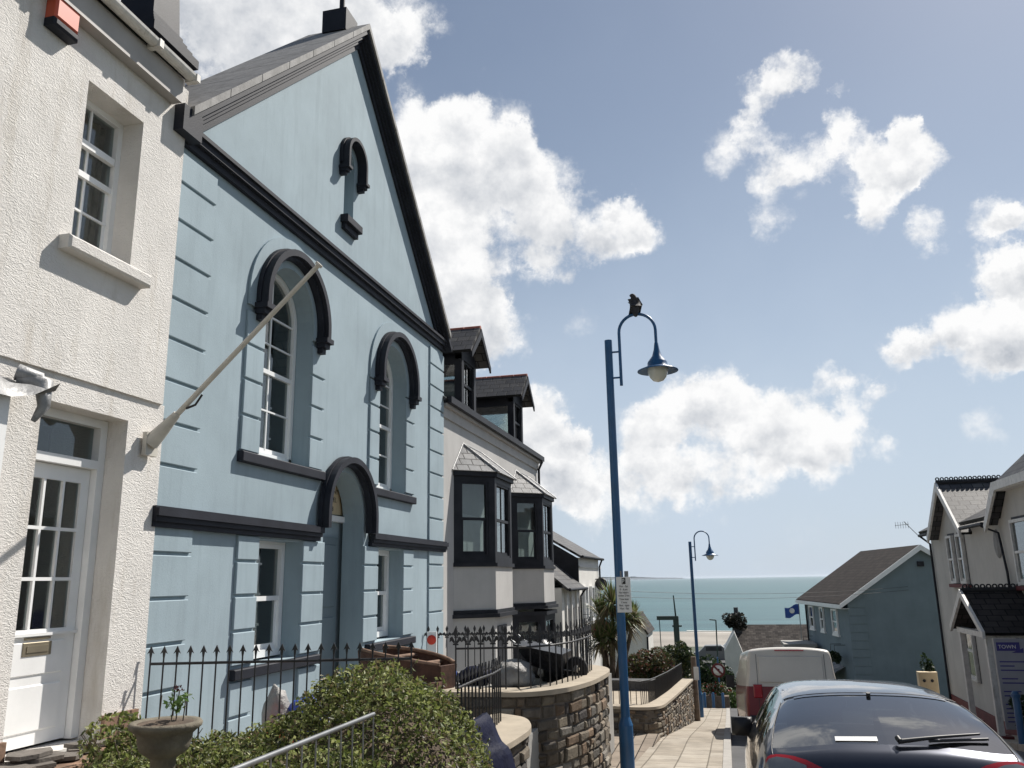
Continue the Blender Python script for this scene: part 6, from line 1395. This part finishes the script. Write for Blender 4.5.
# thick parts are greyer, edges brighter
off = vm('ADD', D0, (.006, .010, .018)); fb3 = wn(off, 15.0, 6, .58)
rel = ma('SUBTRACT', fb, fb3)                        # lit from above
th = nt.nodes.new('ShaderNodeMapRange'); th.interpolation_type = 'SMOOTHSTEP'; nt.links.new(dens, th.inputs[0]); th.inputs[1].default_value = .55; th.inputs[2].default_value = 2.6; th.inputs[3].default_value = .98; th.inputs[4].default_value = .80
hn = ma('DIVIDE', hac, ma('ADD', acc, .15)); hm_ = nt.nodes.new('ShaderNodeMapRange'); hm_.interpolation_type = 'SMOOTHSTEP'; nt.links.new(ma('MULTIPLY_ADD', ma('SUBTRACT', fb2, .5), 1.2, hn), hm_.inputs[0]); hm_.inputs[1].default_value = -.36; hm_.inputs[2].default_value = .26; hm_.inputs[3].default_value = .45; hm_.inputs[4].default_value = 1.05
thk = nt.nodes.new('ShaderNodeMapRange'); nt.links.new(acc, thk.inputs[0]); thk.inputs[1].default_value = .4; thk.inputs[2].default_value = 1.3; thk.inputs[3].default_value = 0; thk.inputs[4].default_value = 1
hmix = ma('ADD', 1.0, ma('MULTIPLY', thk.outputs[0], ma('SUBTRACT', hm_.outputs[0], 1.0)))
br = ma('MULTIPLY_ADD', rel, 2.0, ma('MULTIPLY', th.outputs[0], hmix), True)
cc = nt.nodes.new('ShaderNodeMix'); cc.data_type = 'RGBA'; nt.links.new(br, cc.inputs[0]); cc.inputs[6].default_value = (6.3, 6.8, 7.6, 1); cc.inputs[7].default_value = (13.4, 13.4, 13.4, 1)
# thin veil of haze low over the sea
sep = nt.nodes.new('ShaderNodeSeparateXYZ'); nt.links.new(D0, sep.inputs[0])
hz = nt.nodes.new('ShaderNodeMapRange'); nt.links.new(sep.outputs[2], hz.inputs[0]); hz.interpolation_type = 'SMOOTHERSTEP'; hz.inputs[1].default_value = -.05; hz.inputs[2].default_value = .66; hz.inputs[3].default_value = .92; hz.inputs[4].default_value = .20
sunaz = vm('DOT_PRODUCT', D0, (math.sin(R(SR)), math.cos(R(SR)), 0.0))
az = nt.nodes.new('ShaderNodeMapRange'); nt.links.new(sunaz, az.inputs[0]); az.inputs[1].default_value = -.3; az.inputs[2].default_value = .5; az.inputs[3].default_value = .25; az.inputs[4].default_value = 1.0
veil = ma('MULTIPLY', ma('MULTIPLY', hz.outputs[0], ma('MULTIPLY_ADD', fb2, .5, .72)), az.outputs[0])
sk2 = nt.nodes.new('ShaderNodeMix'); sk2.data_type = 'RGBA'; nt.links.new(veil, sk2.inputs[0]); nt.links.new(sky.outputs[0], sk2.inputs[6]); sk2.inputs[7].default_value = (8.0, 9.3, 10.9, 1)
mx = nt.nodes.new('ShaderNodeMix'); mx.data_type = 'RGBA'; nt.links.new(mask, mx.inputs[0]); nt.links.new(sk2.outputs[2], mx.inputs[6]); nt.links.new(cc.outputs[2], mx.inputs[7])
nt.links.new(mx.outputs[2], bg.inputs[0]); bg.inputs[1].default_value = .055
W.cycles.sampling_method = 'MANUAL'; W.cycles.sample_map_resolution = 1024
sun = bpy.data.lights.new('sun', 'SUN'); sun.energy = 5.0; sun.angle = R(.53); sun.color = (1.0, .95, .88)
so_ = bpy.data.objects.new('sun', sun); COL.objects.link(so_)
sd = Vector((math.sin(R(SR))*math.cos(R(SE)), math.cos(R(SR))*math.cos(R(SE)), math.sin(R(SE)))); so_.rotation_euler = sd.to_track_quat('Z', 'Y').to_euler(); so_.location = sd*50
# ================================================================== CAMERA
def campose(f=828., hy=577., vpx=725., roll=1.0, cx=512., cy=384.):
    r = R(roll); d = Vector((math.cos(r), -math.sin(r))); n = Vector((math.sin(r), math.cos(r))); p = Vector((vpx-cx, hy-cy))
    dist, along = p.dot(n), p.dot(d); t = math.atan2(dist, f)
    up = Vector((0, -math.cos(t), math.sin(t))); Y = Vector((along, dist, f)).normalized(); X = Y.cross(up)
    Mw = Matrix((X, Y, up))
    right = Mw @ Vector((d.x, n.x, 0)); down = Mw @ Vector((d.y, n.y, 0)); fwd = Mw @ Vector((0, 0, 1))
    return Matrix((( right.x, -down.x, -fwd.x, 0), (right.y, -down.y, -fwd.y, 0), (right.z, -down.z, -fwd.z, 0), (0, 0, 0, 1)))
cam = bpy.data.cameras.new('camera'); co = bpy.data.objects.new('camera', cam); COL.objects.link(co); co.matrix_world = campose()
cam.sensor_fit = 'HORIZONTAL'; cam.sensor_width = 36; cam.lens = 828/1024*36; cam.clip_start = .05; cam.clip_end = 60000; S.camera = co
S.view_settings.view_transform = 'Standard'; S.view_settings.look = 'None'; S.view_settings.gamma = 1; S.view_settings.exposure = .42; S.view_settings.use_curve_mapping = False
S.render.engine = 'CYCLES'; S.render.resolution_x = 1024; S.render.resolution_y = 768
